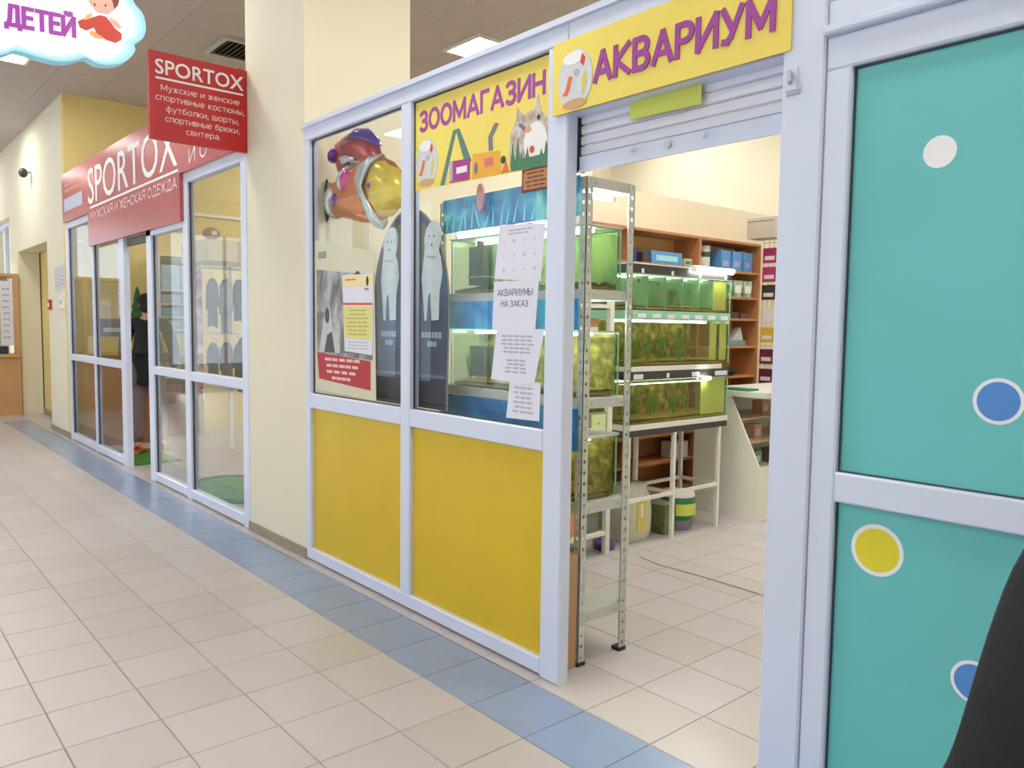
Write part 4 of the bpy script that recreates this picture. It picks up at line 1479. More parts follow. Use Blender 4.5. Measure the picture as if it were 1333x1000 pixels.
pack(4.92, 5.05, 1.657, .05, mat('brown_tin', (90, 66, 60), .5), 'flat brown tin on the third shelf of the right bay')
pack(4.75, 5.02, 1.387, .05, mat('teal_grey_pack', (120, 150, 150), .5), 'low teal pack on the fourth shelf of the right bay')
b = MB()
b.slab([(4.83, 1.438), (5.02, 1.438), (4.97, 1.57), (4.93, 1.55)], planeX(-2.42), 0, .06, mat('crumpled_bag', (206, 206, 210), .4, noise=.2, nscale=30))
solo(b, 'plastic_bag', 'crumpled pale plastic bag on the teal pack', 'bag')
b = MB()
b.ell((-2.42, 4.85, 1.13), (.08, .12, .038), M_BLACK)
solo(b, 'rolled_hose', 'black rolled hose on the fifth shelf of the right bay', 'hose')
for k, (z, y, m, lab) in enumerate(((1.867, 3.3, wg, 'green pack behind the tanks'), (1.657, 3.5, M_SKYB, 'blue box behind the tanks'), (1.387, 3.3, M_CARD, 'cardboard pack behind the tanks'), (1.387, 3.7, M_WHITE, 'white tub behind the tanks'), (.352, 3.9, M_WHITE, 'white pack low on the brown shelving'))):
    pack(y, y + .22, z, .15, m, lab + ' on the left wall', None)

# wire display right of the shelving
nd = thing('wire_display', 'tall wire display panel hung with pet accessories beyond the shelving', 'display', (-2.3, 5.3, 0))
b = MB()
for k in range(7):
    b.tube((-2.33 + k * .055, 5.30, .0), (-2.33 + k * .055, 5.30, 2.45), .003, M_STEEL, 5)
for k in range(26):
    b.tube((-2.34, 5.30, .05 + k * .095), (-1.99, 5.30, .05 + k * .095), .003, M_STEEL, 5)
b.build('wire_grid', nd)
for k, (z, m, c) in enumerate(((2.22, M_MAG, 'magenta'), (2.03, M_MAG, 'pink'), (1.85, M_HOOD, 'charcoal'), (1.62, M_WHITE, 'white'), (1.42, mat('yellow_pack', (222, 190, 70), .5), 'yellow'), (1.20, mat('maroon_pack', (110, 40, 66), .5), 'maroon'), (1.0, mat('maroon_pack', (110, 40, 66), .5), 'dark red'))):
    b = MB()
    b.box(-2.32, -2.17, 5.265, 5.290, z, z + .15, m)
    b.tube((-2.245, 5.295, z + .155), (-2.245, 5.25, z + .155), .002, M_STEEL, 5)
    b.box(-2.30, -2.19, 5.264, 5.265, z + .03, z + .07, M_WHITE)
    solo(b, 'accessory_pack', c + ' pack hanging on the wire display', 'pack', 'packs on the wire display')
solo(MB().box(-2.42, -2.12, 5.12, 5.36, 2.46, 2.66, mat('grey_carton', (196, 190, 178), .6)).box(-2.42, -2.12, 5.118, 5.12, 2.62, 2.63, M_GREY), 'storage_box', 'grey carton on top beside the end of the shelving', 'box')

# display counter
ctn = thing('display_counter', 'white display counter with slanted glass front behind the stand', 'counter', (-1.6, 4.3, 0))
PC = lambda a, b, d=0: Vector((a, 3.66 + d, b))
side = [(-1.93, 0), (-1.295, 0), (-1.295, .44), (-1.58, 1.0), (-1.93, 1.0)]
mcw = mat('white_laminate', (240, 238, 226), .45, noise=.02)
MB().slab(side, PC, 0, .02, mcw).build('side_panel', ctn)
MB().slab(side, PC, 1.5, 1.52, mcw).build('side_panel', ctn)
MB().box(-1.93, -1.915, 3.68, 5.16, 0, 1.0, mcw).build('back_panel', ctn)
MB().box(-1.31, -1.295, 3.68, 5.16, 0, .44, mcw).build('front_panel', ctn)
MB().box(-1.93, -1.24, 3.64, 5.20, 1.0, 1.045, M_WMET).build('worktop', ctn)
for z, x in ((.42, -1.315), (.62, -1.40), (.80, -1.49)):
    MB().box(-1.915, x, 3.68, 5.16, z, z + .015, mat('pinkish_shelf', (196, 170, 150), .5)).build('shelf', ctn)
b = MB()
b.add([(-1.297, 3.68, .44), (-1.297, 5.16, .44), (-1.58, 5.16, 1.0), (-1.58, 3.68, 1.0)], [(0, 1, 2, 3)], M_GLASS)
b.build('pane', ctn)
for k in range(6):
    z, x = ((.435, -1.37), (.635, -1.46), (.435, -1.37), (.815, -1.55), (.635, -1.46), (.435, -1.38))[k]
    y = 3.74 + .13 * k
    m = (M_GREEN, M_WOOD, M_HOOD, M_WOOD, M_CARD, M_GREEN)[k]
    solo(MB().box(x - .12, x - .02, y, y + .11, z, z + .12, m).box(x - .02, x - .0195, y + .02, y + .09, z + .03, z + .08, M_LGREY), 'goods_pack',
         ('green', 'brown', 'charcoal', 'russet', 'tan', 'dark green')[k] + ' pack inside the glass counter', 'pack', 'goods in the glass counter')
solo(MB().box(-1.68, -1.42, 3.68, 3.82, 1.046, 1.062, mat('green_folder', (40, 150, 90), .5)).box(-1.66, -1.44, 3.70, 3.80, 1.062, 1.064, M_GREEN), 'folder', 'green folder lying on the white counter top', 'folder')
b = MB()
b.lathe((-1.78, 3.78, 1.046), [(.002, 0), (.035, 0), (.045, .11), (.043, .11), (.033, .004)], mat('grey_cup', (206, 206, 200), .4), 16)
solo(b, 'paper_cup', 'pale cup standing on the counter beside the green folder', 'cup')
# power cord on the floor
b = MB()
b.path([(-1.25, 2.16, .006), (-1.076, 2.123, .006), (-.7, 2.14, .006), (-.345, 2.134, .006), (.1, 2.05, .006), (.5, 2.0, .006), (1.2, 2.1, .006)], .006, mat('pink_tape', (212, 182, 172), .6), 6)
solo(b, 'floor_tape', 'thin pink cord running across the pet shop floor', 'cord')

# ------------------------------------------------------------------ clothing shop front (left)
sf = thing('glazed_shopfront', 'white framed glazed shopfront with open doorway on the left', 'shopfront', (-6.5, .425, 0))
prof(-9.40, -8.06, 2.72, 2.80, 'top_rail', sf)
prof(-4.90, -3.535, 2.73, 2.81, 'top_rail', sf)
prof(-8.06, -5.0, 2.42, 2.50, 'top_rail', sf, YF + .03)
for x0, x1, z1 in ((-9.40, -9.30, 2.72), (-8.085, -8.03, 2.44), (-6.93, -6.76, 2.44), (-5.97, -5.82, 2.44), (-4.92, -4.80, 2.73), (-3.645, -3.535, 2.73)):
    prof(x0, x1, .0, z1, 'post', sf)
for x0, x1, zt in ((-9.30, -8.085, 2.72), (-8.03, -6.93, 2.44), (-5.82, -4.92, 2.36), (-4.80, -3.645, 2.73)):
    prof(x0, x1, 1.045, 1.125, 'transom', sf)
    prof(x0, x1, .015, .095, 'bottom_rail', sf)
    MB().box(x0, x1, YF + .015, YB, 0, .015, M_BASE).build('sill_strip', sf)
    for z0, z1 in ((.095, 1.045), (1.125, zt)):
        MB().box(x0, x1, YG, YG + .006, z0, z1, M_GLASS).build('pane', sf)
        b = MB()
        b.box(x0, x0 + .012, YG - .012, YG, z0, z1, M_GASK)
        b.box(x1 - .005, x1, YG - .012, YG, z0, z1, M_GASK)
        b.build('gasket', sf)
prof(-5.97, -4.90, 2.36, 2.44, 'header_rail', sf)
MB().box(-6.76, -5.97, YB - .02, YB + .01, 2.33, 2.41, mat('dark_track', (92, 84, 70), .5)).build('door_track', sf)

s3 = thing('fascia_sign', 'long glare-paled red fascia sign over the glazed clothing shopfront', 'sign', (-6.5, .38, 2.41))
PF = planeY(.363)
b = MB()
b.slab([(-9.38, 2.80), (-8.06, 2.80), (-8.06, 2.41), (-4.88, 2.41), (-4.88, 2.81), (-3.54, 2.81), (-3.54, 3.37), (-9.38, 3.40)], PF, -.03, 0, M_GLARE_RED)
b.build('sign_board', s3)
text('SPORTOX', PF, -8.02, -4.92, 2.88, 3.28, M_WHITE, 'lettering', s3, .0, d=.001, slope=.0)
MB().slab([(-7.95, 2.828), (-4.90, 2.828), (-4.90, 2.850), (-7.95, 2.850)], PF, .001, .003, M_WHITE).build('underline', s3)
stroke_text('МУЖСКАЯ И ЖЕНСКАЯ ОДЕЖДА', PF, -7.9, -4.95, 2.70, 2.785, mat('pale_pink_ink', (226, 180, 184), .5), s3, .2, .001)
stroke_text('И О', PF, -4.62, -4.22, 2.86, 2.97, M_WHITE, s3, .12, .001)
b = MB()
lines(b, PF, -4.2, -3.8, 2.95, 3.02, 1, M_WHITE, .001, .5, 3)
lines(b, PF, -9.2, -8.25, 3.14, 3.28, 2, mat('pale_orange_ink', (228, 150, 120), .5), .001, .4, 3)
b.build('small_print', s3)
b = MB()
b.slab(rect(-9.25, -8.3, 2.92, 3.08), PF, .001, .003, mat('pale_blue_patch', (186, 190, 214), .5, noise=.1))
b.build('picture_print', s3)

hs = thing('hanging_sign', 'square bright red sign projecting from the cream pillar', 'sign', (-3.50, .07, 2.77))
PH = planeX(-3.505)
MB().box(-3.545, -3.505, -.265, .397, 2.77, 3.345, M_RED).build('sign_board', hs)
text('SPORTOX', PH, -.225, .37, 3.20, 3.295, M_WHITE, 'lettering', hs, .012, d=.001)
MB().slab(rect(-.225, .37, 3.165, 3.178), PH, .001, .003, M_WHITE).build('underline', hs)
for s, z, a, e in (('Мужские и женские', 3.09, -.19, .34), ('спортивные костюмы,', 3.025, -.225, .375), ('футболки, шорты,', 2.955, -.16, .335), ('спортивные брюки,', 2.89, -.165, .34), ('свитера.', 2.825, -.03, .20)):
    stroke_text(s, PH, a, e, z + .004, z + .042, mat('rose_white_ink', (240, 206, 204), .5), hs, .12, .001)

# hanging cloud sign
cs = thing('cloud_sign', 'white cloud shaped hanging sign with sky blue rim and purple letters', 'sign', (-2.5, -1.2, 2.8))
XC = -2.5
out_px = [(0, 72), (20, 66), (45, 73), (75, 80), (95, 79), (112, 75), (128, 83), (150, 84), (166, 78), (176, 66), (175, 57), (186, 50), (190, 36), (186, 18), (176, 6)]


def XPc(x, y):
    d = ray(x, y)
    t = (XC - CP.x) / d.x
    p = CP + d * t
    return (p.y, p.z)


pts = [XPc(*p) for p in out_px]
ymax, zb = pts[0]
pts = pts + [(-.64, 3.27), (-.72, 3.33), (-.80, 3.33), (-.87, 3.38), (-1.0, 3.41), (-1.12, 3.38), (-1.22, 3.42), (-1.38, 3.40), (-1.48, 3.33), (-1.60, 3.30), (-1.68, 3.2), (-1.66, 3.08), (-1.70, 2.98), (-1.62, 2.88), (-1.50, 2.86), (-1.38, 2.80)]
PCL = planeX(XC)
pts = smooth(pts, 4)
cx, cz = -1.12, 3.10
b = MB()
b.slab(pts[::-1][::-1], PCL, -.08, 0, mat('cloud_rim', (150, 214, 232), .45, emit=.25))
b.build('light_box', cs)
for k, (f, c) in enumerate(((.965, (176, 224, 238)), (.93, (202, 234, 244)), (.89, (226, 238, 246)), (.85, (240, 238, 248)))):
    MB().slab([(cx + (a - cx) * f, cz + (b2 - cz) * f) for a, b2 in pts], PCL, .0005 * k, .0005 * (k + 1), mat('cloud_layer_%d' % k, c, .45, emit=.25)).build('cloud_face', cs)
stroke_text('ДЕТЕЙ', PCL, -1.215, -.920, 2.988, 3.078, mat('violet_ink', (176, 70, 190), .5), cs, .22, .003, .012, .002, .24)
b = MB()
D0 = .0025


def q(px):
    return [XPc(*p) for p in px]


b.slab(q([(112, -4), (118, 6), (126, 16), (140, 19), (150, 12), (152, -4)]), PCL, D0, D0 + .002, M_PINK)
b.slab(q([(143, -4), (147, 4), (148, 12), (153, 8), (156, -4)]), PCL, D0 + .002, D0 + .003, M_HAIRP)
b.slab(q([(101, 28), (104, 36), (112, 40), (122, 36), (126, 44), (138, 52), (150, 56), (158, 52), (158, 44), (150, 38), (144, 30), (138, 22), (130, 20), (116, 24), (108, 25)]), PCL, D0, D0 + .002, M_DRED)
b.slab(q([(112, 20), (120, 17), (118, 24), (110, 27)]), PCL, D0 + .002, D0 + .003, mat('soft_orange_print', (244, 190, 110), .5))
b.slab(q([(142, 22), (152, 28), (158, 36), (154, 38), (144, 30)]), PCL, D0 + .002, D0 + .003, M_PINK)
b.slab(q([(116, 44), (124, 50), (134, 51), (124, 42), (118, 40)]), PCL, D0 + .002, D0 + .003, mat('soft_orange_print', (244, 190, 110), .5))
b.slab(q([(122, 5), (124, 5), (124, 8), (122, 8)]), PCL, D0 + .003, D0 + .004, M_HAIRP)
b.slab(q([(136, 6), (138, 6), (138, 9), (136, 9)]), PCL, D0 + .003, D0 + .004, M_HAIRP)
b.build('child_print', cs, label='plain drawing of a small child in red trousers')
for y in (-.86, -1.42):
    MB().tube((XC - .04, y, 3.33), (XC - .04, y, CZ - .001), .004, M_STEEL, 6).build('rod', cs)

# clothing shop interior
cn = thing('service_counter', 'wooden counter with yellow band seen through the left panes', 'counter', (-8.75, .9, 0))
MB().box(-9.1, -8.5, .55, 1.15, 0, 1.13, mat('counter_wood', (150, 106, 70), .5, noise=.15)).build('counter_body', cn)
MB().box(-8.5, -8.49, .55, 1.15, 1.13 - .001, 1.36, mat('mustard_band', (206, 180, 60), .5)).build('yellow_band', cn)
MB().box(-9.1, -8.5, .55, 1.15, 1.13, 1.36, mat('counter_cream', (210, 196, 150), .5)).build('counter_top', cn)
t = thing('display_box', 'navy box standing on the yellow banded counter', 'box', (-8.7, .7, 1.36))
MB().box(-8.85, -8.5, .56, .82, 1.36, 1.58, mat('navy_box', (40, 52, 100), .5)).build('box_body', t)
MB().box(-8.5, -8.498, .60, .80, 1.42, 1.47, M_LBLUE).build('print', t)
cabl = thing('stock_shelf', 'shelf of blue and yellow goods against the clothing shop wall', 'shelving', (-9.2, 1.7, 0))
MB().box(-9.38, -9.0, 1.42, 1.98, 0, .46, mat('counter_wood', (150, 106, 70), .5)).build('base', cabl)
for y in (1.42, 1.98):
    MB().box(-9.38, -9.0, y - .012, y + .012, .46, 2.45, M_WMET).build('side_panel', cabl)
for z in (.46, .80, 1.12, 1.45, 1.62, 1.80, 1.98, 2.45):
    MB().box(-9.38, -9.0, 1.432, 1.968, z - .015, z, M_WMET).build('shelf', cabl)
names = ['teal', 'sky blue', 'pale blue', 'grey blue', 'mustard', 'yellow', 'brown']
k = 0
for z, h, c in ((1.98, .34, (170, 206, 224)), (1.80, .12, (150, 176, 190)), (1.62, .12, (96, 160, 180)), (1.45, .12, (110, 180, 196)), (1.12, .28, (206, 190, 60)), (.80, .2, (186, 160, 70)), (.46, .25, (130, 90, 66))):
    for j in range(2):
        y = 1.45 + j * .26
        solo(MB().box(-9.30, -9.01, y, y + .24, z + .001, z + h, mat('cloth_%d' % k, c, .8, noise=.15, nscale=14)).box(-9.01, -9.009, y + .02, y + .22, z + h * .45, z + h * .5, M_LGREY), 'folded_clothes',
             ('left ' if j == 0 else 'right ') + ['pale blue', 'grey blue', 'teal', 'turquoise', 'yellow', 'mustard', 'brown'][k] + ' stack of folded clothes on the stock shelf', 'clothes', 'folded clothes on the stock shelf')
    k += 1
# gondola with hanging clothes
gd = thing('clothes_rack', 'white grid gondola with magenta strip behind the left shop window', 'rack', (-7.4, 1.9, 0))
b = MB()
for y in (1.30, 1.75, 2.2):
    b.box(-7.42, -7.38, y - .02, y + .02, 0, 2.25, M_WMET)
for z in (.75, 1.42, 2.20):
    b.box(-7.42, -7.38, 1.30, 2.2, z - .015, z + .015, M_WMET)
b.build('frame', gd)
MB().box(-7.375, -7.365, 1.33, 1.41, .75, 2.15, mat('magenta_white_strip', (176, 60, 96), .6, rgb2=(220, 214, 216), nscale=9)).build('magenta_strip', gd)
solo(MB().box(-7.9, -7.0, 1.35, 2.25, 2.262, 2.50, mat('tan_carton', (206, 190, 140), .6)).box(-7.0, -6.999, 1.7, 1.74, 2.262, 2.50, M_CARD), 'cardboard_box', 'large tan carton on top of the white gondola', 'box')
b = MB()
b.ell((-7.2, 2.05, 2.60), (.10, .13, .10), M_HOOD)
solo(b, 'round_bag', 'dark round bag resting on the tan carton', 'bag')
garm = [(1.50, (74, 78, 84)), (1.64, (150, 152, 156)), (1.84, (60, 74, 90)), (1.96, (110, 96, 84)), (2.09, (40, 44, 56))]
gn = ['charcoal', 'light grey', 'slate blue', 'brown', 'navy']
for n, (y, c) in enumerate(garm):
    y = (1.50, 1.66, 1.82, 1.98, 2.14)[n]
    for lev, zt in enumerate((2.12, 1.36)):
        hh = (.62, .70, .55, .66, .6)[(n + lev * 2) % 5] - .08 * lev
        b = MB()
        PL_ = planeX(-7.30)
        gm_ = mat('garment_%d' % ((n + 2 * lev) % 5), garm[(n + 2 * lev) % 5][1], .9, noise=.25, nscale=10)
        out = [(y - .045, zt - hh), (y, zt - hh + .02), (y + .05, zt - hh - .01), (y + .045, zt - hh * .5), (y + .062, zt - hh * .62), (y + .068, zt - hh * .6), (y + .055, zt - .12), (y + .02, zt - .06), (y + .012, zt - .05),
               (y - .012, zt - .05), (y - .02, zt - .06), (y - .055, zt - .13), (y - .066, zt - hh * .66), (y - .058, zt - hh * .68), (y - .045, zt - hh * .5)]
        b.slab(out, PL_, -.03 - .01 * (n % 2), .05 + .02 * (n % 3), gm_)
        b.tube((-7.28, y, zt - .05), (-7.28, y, zt), .003, M_STEEL, 5)
        b.tube((-7.28, y, zt), (-7.38, y, zt + .03), .003, M_STEEL, 5)
        solo(b, 'hanging_garment', gn[(n + 2 * lev) % 5] + ' garment on the ' + ('upper' if lev == 0 else 'lower') + ' rail of the white gondola', 'clothes', 'garments on the white gondola')
b = MB()
b.slab([(.86, .92), (1.14, .92), (1.16, 1.2), (1.12, 1.40), (1.03, 1.46), (.97, 1.46), (.88, 1.40), (.84, 1.2)], planeX(-4.85), -.08, .08, M_COAT)
b.tube((-4.85, 1.0, 1.46), (-4.85, 1.0, 1.52), .004, M_STEEL, 5)
b.tube((-4.85, 1.0, 1.52), (-4.93, 1.0, 1.545), .006, M_STEEL, 5)
solo(MB().ell((-7.15, 1.45, 2.58), (.09, .10, .075), M_CARD).box(-7.07, -7.05, 1.42, 1.48, 2.55, 2.60, M_WHITE), 'round_bag', 'small brown round bag on the tan carton', 'bag')
cst = thing('coat_stand', 'thin steel coat stand near the green mat', 'stand', (-4.95, 1.05, 0))
MB().tube((-4.95, 1.2, 0.012), (-4.95, 1.2, 1.58), .012, M_STEEL, 8).tube((-4.95, 1.2, 1.56), (-4.95, .95, 1.56), .008, M_STEEL, 8).build('pole', cst)
MB().lathe((-4.95, 1.2, 0), [(.002, .012), (.16, .010), (.16, 0)], M_STEEL, 18).build('base', cst)
solo(b, 'black_jacket', 'black jacket hanging from the steel coat stand', 'jacket')
mg = mat('green_mat', (96, 150, 84), .9, noise=.15, nscale=20)
mg2 = mat('dark_green_mat', (52, 112, 84), .9, noise=.15, nscale=20)
b = MB()
b.slab(circ(-5.0, .95, .60, 28, .40), lambda a, e, d=0: Vector((a, e, d)), .001, .012, mg)
b.slab([(a, e) for a, e in circ(-5.0, .95, .75, 28, .46)], lambda a, e, d=0: Vector((a, e, d)), 0, .008, mg2)
solo(b, 'floor_mat', 'rounded green mat on the floor inside the clothing shop', 'mat')
solo(MB().box(-7.95, -6.85, .50, .98, 0, .012, mat('grass_green_mat', (70, 130, 40), .9, noise=.2, nscale=40)), 'door_mat', 'bright green doormat in the shop doorway', 'mat')
wn = thing('wall_notice', 'long white price list hanging inside the pane left of the doorway', 'paper', (-7.05, .46, 1.6))
MB().box(-7.25, -6.95, .462, .464, 1.62, 2.38, M_PAPER).build('sheet', wn)
b = MB()
lines(b, planeY(.462), -7.22, -6.98, 1.66, 2.34, 14, M_LGREY, .0002, .35, 3)
b.build('small_print', wn)
tr = MB().box(-9.395, -9.38, 2.0, 3.2, 3.06, 3.10, M_WHITE)
struct(tr, 'trim_1')
cp = thing('christmas_tree', 'small green potted tree behind the person in the doorway', 'plant', (-9.1, 1.2, 1.36))
b = MB()
for k in range(4):
    b.lathe((-8.72, 1.06, 1.50 + .11 * k), [(.13 - .026 * k, 0), (.07 - .014 * k, .10), (.004, .17)], mat('fir_green', (58, 110, 62), .8, noise=.3, nscale=20), 12)
b.build('foliage', cp)
b = MB()
b.lathe((-8.72, 1.06, 1.36), [(.002, 0), (.06, 0), (.075, .10), (.02, .10), (.02, .16)], M_WOOD, 12)
b.build('pot', cp)
cp['label'] = 'small green tree in a pot standing on the counter behind the person'

# far end: booth, notices, alarm
bo = thing('booth', 'light wooden booth with papers in its window at far left', 'booth', (-13.1, -.4, 0))
MB().box(-13.4, -12.85, -1.4, .385, 0, .95, M_LWOOD).build('base_cabinet', bo)
MB().box(-13.45, -12.80, -1.4, .39, .95, 1.0, M_LWOOD).build('ledge', bo)
for y in (-1.37, -.5, .34):
    MB().box(-12.93, -12.85, y - .03, y + .045, 1.0, 2.25, M_LWOOD).build('post', bo)
MB().box(-13.4, -12.85, -1.4, .385, 2.25, 2.30, M_LWOOD).build('top_board', bo)
MB().box(-12.90, -12.894, -1.34, .31, 1.0, 2.25, M_GLASS).build('pane', bo)
MB().box(-13.4, -13.38, -1.34, .31, 1.0, 2.25, M_WALL2).build('back_panel', bo)
for n, (y0, y1, z0, z1) in enumerate(((.13, .30, 1.14, 2.18), (-.2, .09, 1.4, 2.1), (-.9, -.6, 1.3, 1.9))):
    t = thing('wall_notice', ['tall white paper notice nearest the frame of the booth window', 'wide white paper notice in the middle of the booth window', 'small white paper notice at the outer side of the booth window'][n], 'paper', (-12.89, (y0 + y1) / 2, z0))
    MB().box(-12.893, -12.890, y0, y1, z0, z1, M_PAPER).build('sheet', t)
    b = MB()
    lines(b, planeX(-12.89), y0 + .03, y1 - .03, z0 + .08, z1 - .08, 9, M_LGREY, .0002, .3, 2, True)
    b.build('small_print', t)
solo(MB().box(-13.1, -12.9, -.02, .22, 1.001, 1.12, mat('navy_box', (40, 52, 100), .5)).box(-13.08, -12.92, .0, .2, 1.12, 1.13, M_LGREY), 'tray', 'navy tray with papers on the booth ledge', 'tray')
PWN = planeY(.398)
for n, (x0, x1, z0, z1) in enumerate(((-10.12, -9.82, 1.95, 2.28), (-9.80, -9.52, 1.98, 2.30))):
    t = thing('wall_notice', ['left', 'right'][n] + ' paper notice of the pair pinned to the narrow pier', 'paper', ((x0 + x1) / 2, .396, z0))
    MB().slab(rect(x0, x1, z0, z1), PWN, 0, .002, mat('mauve_paper', (206, 200, 206), .6)).build('sheet', t)
    b = MB()
    lines(b, PWN, x0 + .03, x1 - .03, z0 + .04, z1 - .04, 5, M_LGREY, .002, .35, 3)
    b.build('small_print', t)
t = thing('fire_alarm', 'small red fire alarm call point beside the recess', 'alarm', (-10.45, .39, 1.70))
MB().box(-10.52, -10.38, .37, .3995, 1.70, 1.84, mat('alarm_red', (196, 30, 40), .4)).build('case', t)
MB().box(-10.49, -10.41, .367, .37, 1.74, 1.80, M_WHITE).build('button', t)
t = thing('wall_switch', 'white wall switch box under the pinned papers on the pier', 'switch', (-9.68, .39, 1.72))
MB().box(-9.78, -9.60, .375, .3995, 1.72, 1.86, M_WHITE).build('case', t)
MB().box(-9.74, -9.64, .372, .375, 1.76, 1.83, M_LGREY).build('button', t)
b = MB()
b.tube((-11.6, .33, 3.75), (-11.6, .3995, 3.75), .02, M_STEEL, 8)
b.ell((-11.6, .30, 3.73), (.07, .06, .07), M_HOOD)
solo(b, 'wall_camera', 'small dark wall fixture high on the far cream wall', 'fixture')
d1 = bpy.data.objects.new('door_1', None)
COL.objects.link(d1)
LOC[d1.name] = Vector()
d1['kind'] = 'structure'
MB().box(-10.66, -10.61, .42, .70, 0, 2.64, mat('door_paint', (196, 176, 120), .5)).build('door_leaf', d1)
for z in (.45, 2.1):
    MB().box(-10.675, -10.66, .52, .60, z, z + .14, M_HOOD).build('hinge', d1)


# ------------------------------------------------------------------ people
def skin_mesh(name, verts, edges, radii, parent, m, sub=2, root=0, extra=None):
    me = bpy.data.meshes.new(name)
    me.from_pydata([tuple(v) for v in verts], edges, [])
    o = bpy.data.objects.new(name, me)
    COL.objects.link(o)
    sk_ = o.modifiers.new('s', 'SKIN')
    lay = me.skin_vertices[0].data if me.skin_vertices else None
    if lay is None:
        me.skin_vertices.new() if hasattr(me.skin_vertices, 'new') else None
        lay = me.skin_vertices[0].data
    for i, r in enumerate(radii):
        lay[i].radius = r if isinstance(r, tuple) else (r, r)
        lay[i].use_root = (i == root)
    sk_.use_smooth_shade = True
    sk_.branch_smoothing = .5
    ss = o.modifiers.new('u', 'SUBSURF')
    ss.levels = sub
    ss.render_levels = sub
    dg = bpy.context.evaluated_depsgraph_get()
    me2 = bpy.data.meshes.new_from_object(o.evaluated_get(dg))
    bpy.data.objects.remove(o)
    vs = [v.co.copy() for v in me2.vertices]
    fs = [tuple(p.vertices) for p in me2.polygons]
    bpy.data.meshes.remove(me2)
    b = MB()
    b.add(vs, fs, m, True)
    if extra:
        extra(b)
    return b.build(name, parent)


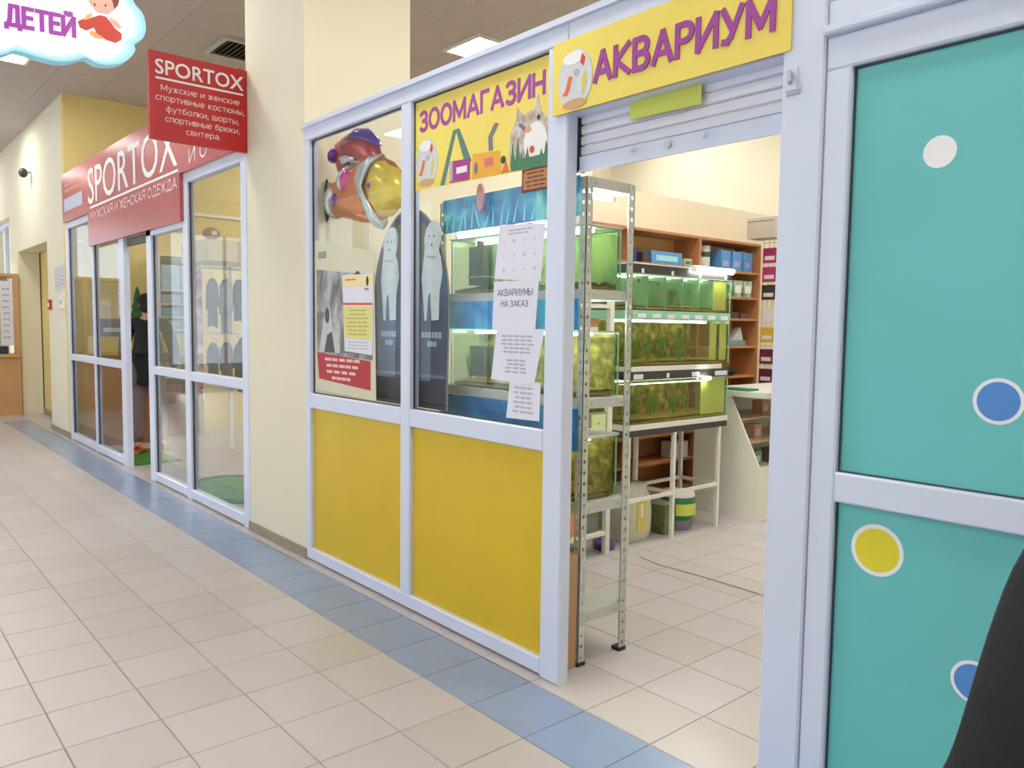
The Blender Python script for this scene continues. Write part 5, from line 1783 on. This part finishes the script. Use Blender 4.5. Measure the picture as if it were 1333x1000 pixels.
def person(base, yaw, H, label, coat, trou, shoe, hair, arm_l, arm_r, legs=((.10, .12), (-.10, -.10)), lean=0.0, coatlen=.46):
    """local frame: x right, y forward, z up, unit = height H"""
    t = thing('person', label, 'person', base)
    c, s = math.cos(yaw), math.sin(yaw)
    B = Vector(base)

    def W(x, y, z):
        y += lean * max(0, z - .5)
        return B + Vector(((x * c - y * s) * H, (x * s + y * c) * H, z * H))
    J = dict(pel=(0, 0, .53), wst=(0, 0, .61), chs=(0, .0, .73), nb=(0, -.005, .815), nk=(0, .0, .855), hd=(0, .012, .90))
    V, E, Rr = [], [], []
    idx = {}

    def add(k, p, r, par=None):
        idx[k] = len(V)
        V.append(W(*p))
        Rr.append((r[0] * H, r[1] * H) if isinstance(r, tuple) else r * H)
        if par:
            E.append((idx[par], idx[k]))
    add('pel', J['pel'], .075)
    add('wst', J['wst'], .066, 'pel')
    add('chs', J['chs'], .078, 'wst')
    add('nb', J['nb'], .045, 'chs')
    add('nk', J['nk'], .030, 'nb')
    add('hd0', (0, .012, .885), .040, 'nk')
    add('hd1', (0, .016, .93), .048, 'hd0')
    add('hd2', (0, .008, .965), .040, 'hd1')
    for sd, arm, leg in ((1, arm_r, legs[0]), (-1, arm_l, legs[1])):
        k = 'r' if sd > 0 else 'l'
        add('sh' + k, (sd * .105, 0, .800), .034, 'nb')
        add('el' + k, arm[0], .025, 'sh' + k)
        add('wr' + k, arm[1], .017, 'el' + k)
        hx = Vector(arm[1]) + (Vector(arm[1]) - Vector(arm[0])).normalized() * .03
        add('hn' + k, tuple(hx), .018, 'wr' + k)
        add('hp' + k, (sd * .052, 0, .50), .052, 'pel')
        add('kn' + k, (sd * .055, leg[0] * .6, .285), .034, 'hp' + k)
        add('an' + k, (sd * .055, leg[1], .05), .021, 'kn' + k)
        add('ft' + k, (sd * .06, leg[1] + .055, .018), .018, 'an' + k)

    def face(b):
        hc = W(0, .016, .93)
        f = Vector((-s, c, 0))
        r = Vector((c, s, 0))
        u = Vector((0, 0, 1))
        h = H
        b.ell(hc + f * .048 * h - u * .012 * h, (.008 * h, .008 * h, .014 * h), M_SKIN)
        for sg in (1, -1):
            b.ell(hc + r * sg * .047 * h - u * .005 * h, (.008 * h, .008 * h, .016 * h), M_SKIN)
            b.ell(hc + f * .043 * h + r * sg * .017 * h + u * .003 * h, (.006 * h, .006 * h, .004 * h), M_WHITE)
            b.ell(hc + f * .047 * h + r * sg * .017 * h + u * .003 * h, (.003 * h, .003 * h, .003 * h), M_BLACK)
        b.ell(hc + f * .042 * h - u * .032 * h, (.012 * h, .012 * h, .004 * h), M_HAIRP)
        for sg, k in ((1, 'r'), (-1, 'l')):
            w0 = V[idx['wr' + k]]
            dd = (V[idx['hn' + k]] - w0).normalized()
            base_ = V[idx['hn' + k]]
            side_ = dd.cross(f).normalized() if abs(dd.dot(f)) < .9 else r
            for q_ in range(4):
                st_ = base_ + f * ((q_ - 1.5) * .010 * h)
                ln = (.030, .036, .034, .026)[q_] * h
                mid = st_ + dd * ln * .6
                tip = mid + (dd * .6 + side_ * .35 * -sg).normalized() * ln * .55
                b.tube(st_, mid, .0052 * h, M_SKIN, 7, .0047 * h)
                b.tube(mid, tip, .0047 * h, M_SKIN, 7, .0036 * h)
            th0 = w0 + dd * .015 * h + f * .014 * h
            b.tube(th0, th0 + (dd + f * .8).normalized() * .03 * h, .006 * h, M_SKIN, 7, .0045 * h)
    skin_mesh('body', V, E, Rr, t, M_SKIN, 2, 0, face)
    # coat
    keys = ['pel', 'wst', 'chs', 'nb', 'shr', 'elr', 'wrr', 'shl', 'ell', 'wrl']
    rad = dict(pel=.098, wst=.088, chs=.096, nb=.058, shr=.046, shl=.046, elr=.036, ell=.036, wrr=.027, wrl=.027)
    CV = [V[idx[k]] for k in keys]
    CE = [(0, 1), (1, 2), (2, 3), (3, 4), (4, 5), (5, 6), (3, 7), (7, 8), (8, 9)]
    CV.append(W(0, 0, coatlen))
    CE.append((0, len(CV) - 1))
    rr_ = [rad[k] * H for k in keys] + [.090 * H]
    for k in ('r', 'l'):
        i = keys.index('wr' + k)
    skin_mesh('coat', CV, CE, rr_, t, coat, 2, 0)
    TV = [W(0, 0, .51)]
    TE, TR = [], [.082 * H]
    for k in ('r', 'l'):
        n0 = len(TV)
        TV += [V[idx['hp' + k]], V[idx['kn' + k]], V[idx['an' + k]] + Vector((0, 0, .012 * H))]
        TR += [.062 * H, .046 * H, .036 * H]
        TE += [(0, n0), (n0, n0 + 1), (n0 + 1, n0 + 2)]
    skin_mesh('trousers', TV, TE, TR, t, trou, 2, 0)
    for k in ('r', 'l'):
        a = V[idx['an' + k]]
        f = Vector((-s, c, 0))
        g0 = Vector((a.x, a.y, B.z))
        b = MB()
        n = 12
        prs = [(-.035, .022, .045), (-.01, .026, .05), (.03, .028, .036), (.07, .030, .026), (.098, .022, .016)]
        vs, fs = [], []
        r = Vector((c, s, 0))
        for (u_, w_, h_) in prs:
            for i in range(n):
                an = 2 * PI * i / n
                vs.append(g0 + f * u_ * H + r * w_ * H * math.cos(an) + Vector((0, 0, (h_ / 2 + h_ / 2 * math.sin(an)) * H + .002)))
        for kk in range(len(prs) - 1):
            for i in range(n):
                fs.append((kk * n + i, kk * n + (i + 1) % n, (kk + 1) * n + (i + 1) % n, (kk + 1) * n + i))
        fs += [tuple(range(n)), tuple(range((len(prs) - 1) * n, len(prs) * n))]
        b.add(vs, fs, shoe, True)
        b.build('shoe', t)
    b = MB()
    hc = W(0, .002, .948)
    b.ell(hc, (.054 * H, .054 * H, .046 * H), hair, 18, 12)
    b.ell(W(0, -.018, .915), (.046 * H, .040 * H, .045 * H), hair, 18, 12)
    b.build('hair', t)
    return t


# person in the doorway of the clothing shop
person((-7.62, .86, .012), math.radians(58), 1.88, 'person in black coat, mauve trousers and orange shoes standing in doorway', M_COAT, M_TROU, M_SHOE, M_HAIR,
       ((-.15, .02, .64), (-.13, .08, .50)), ((.15, .03, .64), (.12, .12, .53)), legs=((.05, .06), (-.05, -.04)), coatlen=.42)
# person close to the camera at the right edge
pb = CP + ray(1612, 500) * .92
person((pb.x, pb.y, 0), math.radians(49), 1.60, 'person in a black jacket close to the camera at right edge', M_COAT, mat('black_trousers', (30, 30, 34), .85), M_BLACK, M_HAIR,
       ((-.172, -.02, .625), (-.165, .09, .50)), ((.172, -.02, .625), (.165, .09, .50)), legs=((.03, .03), (-.03, -.03)))
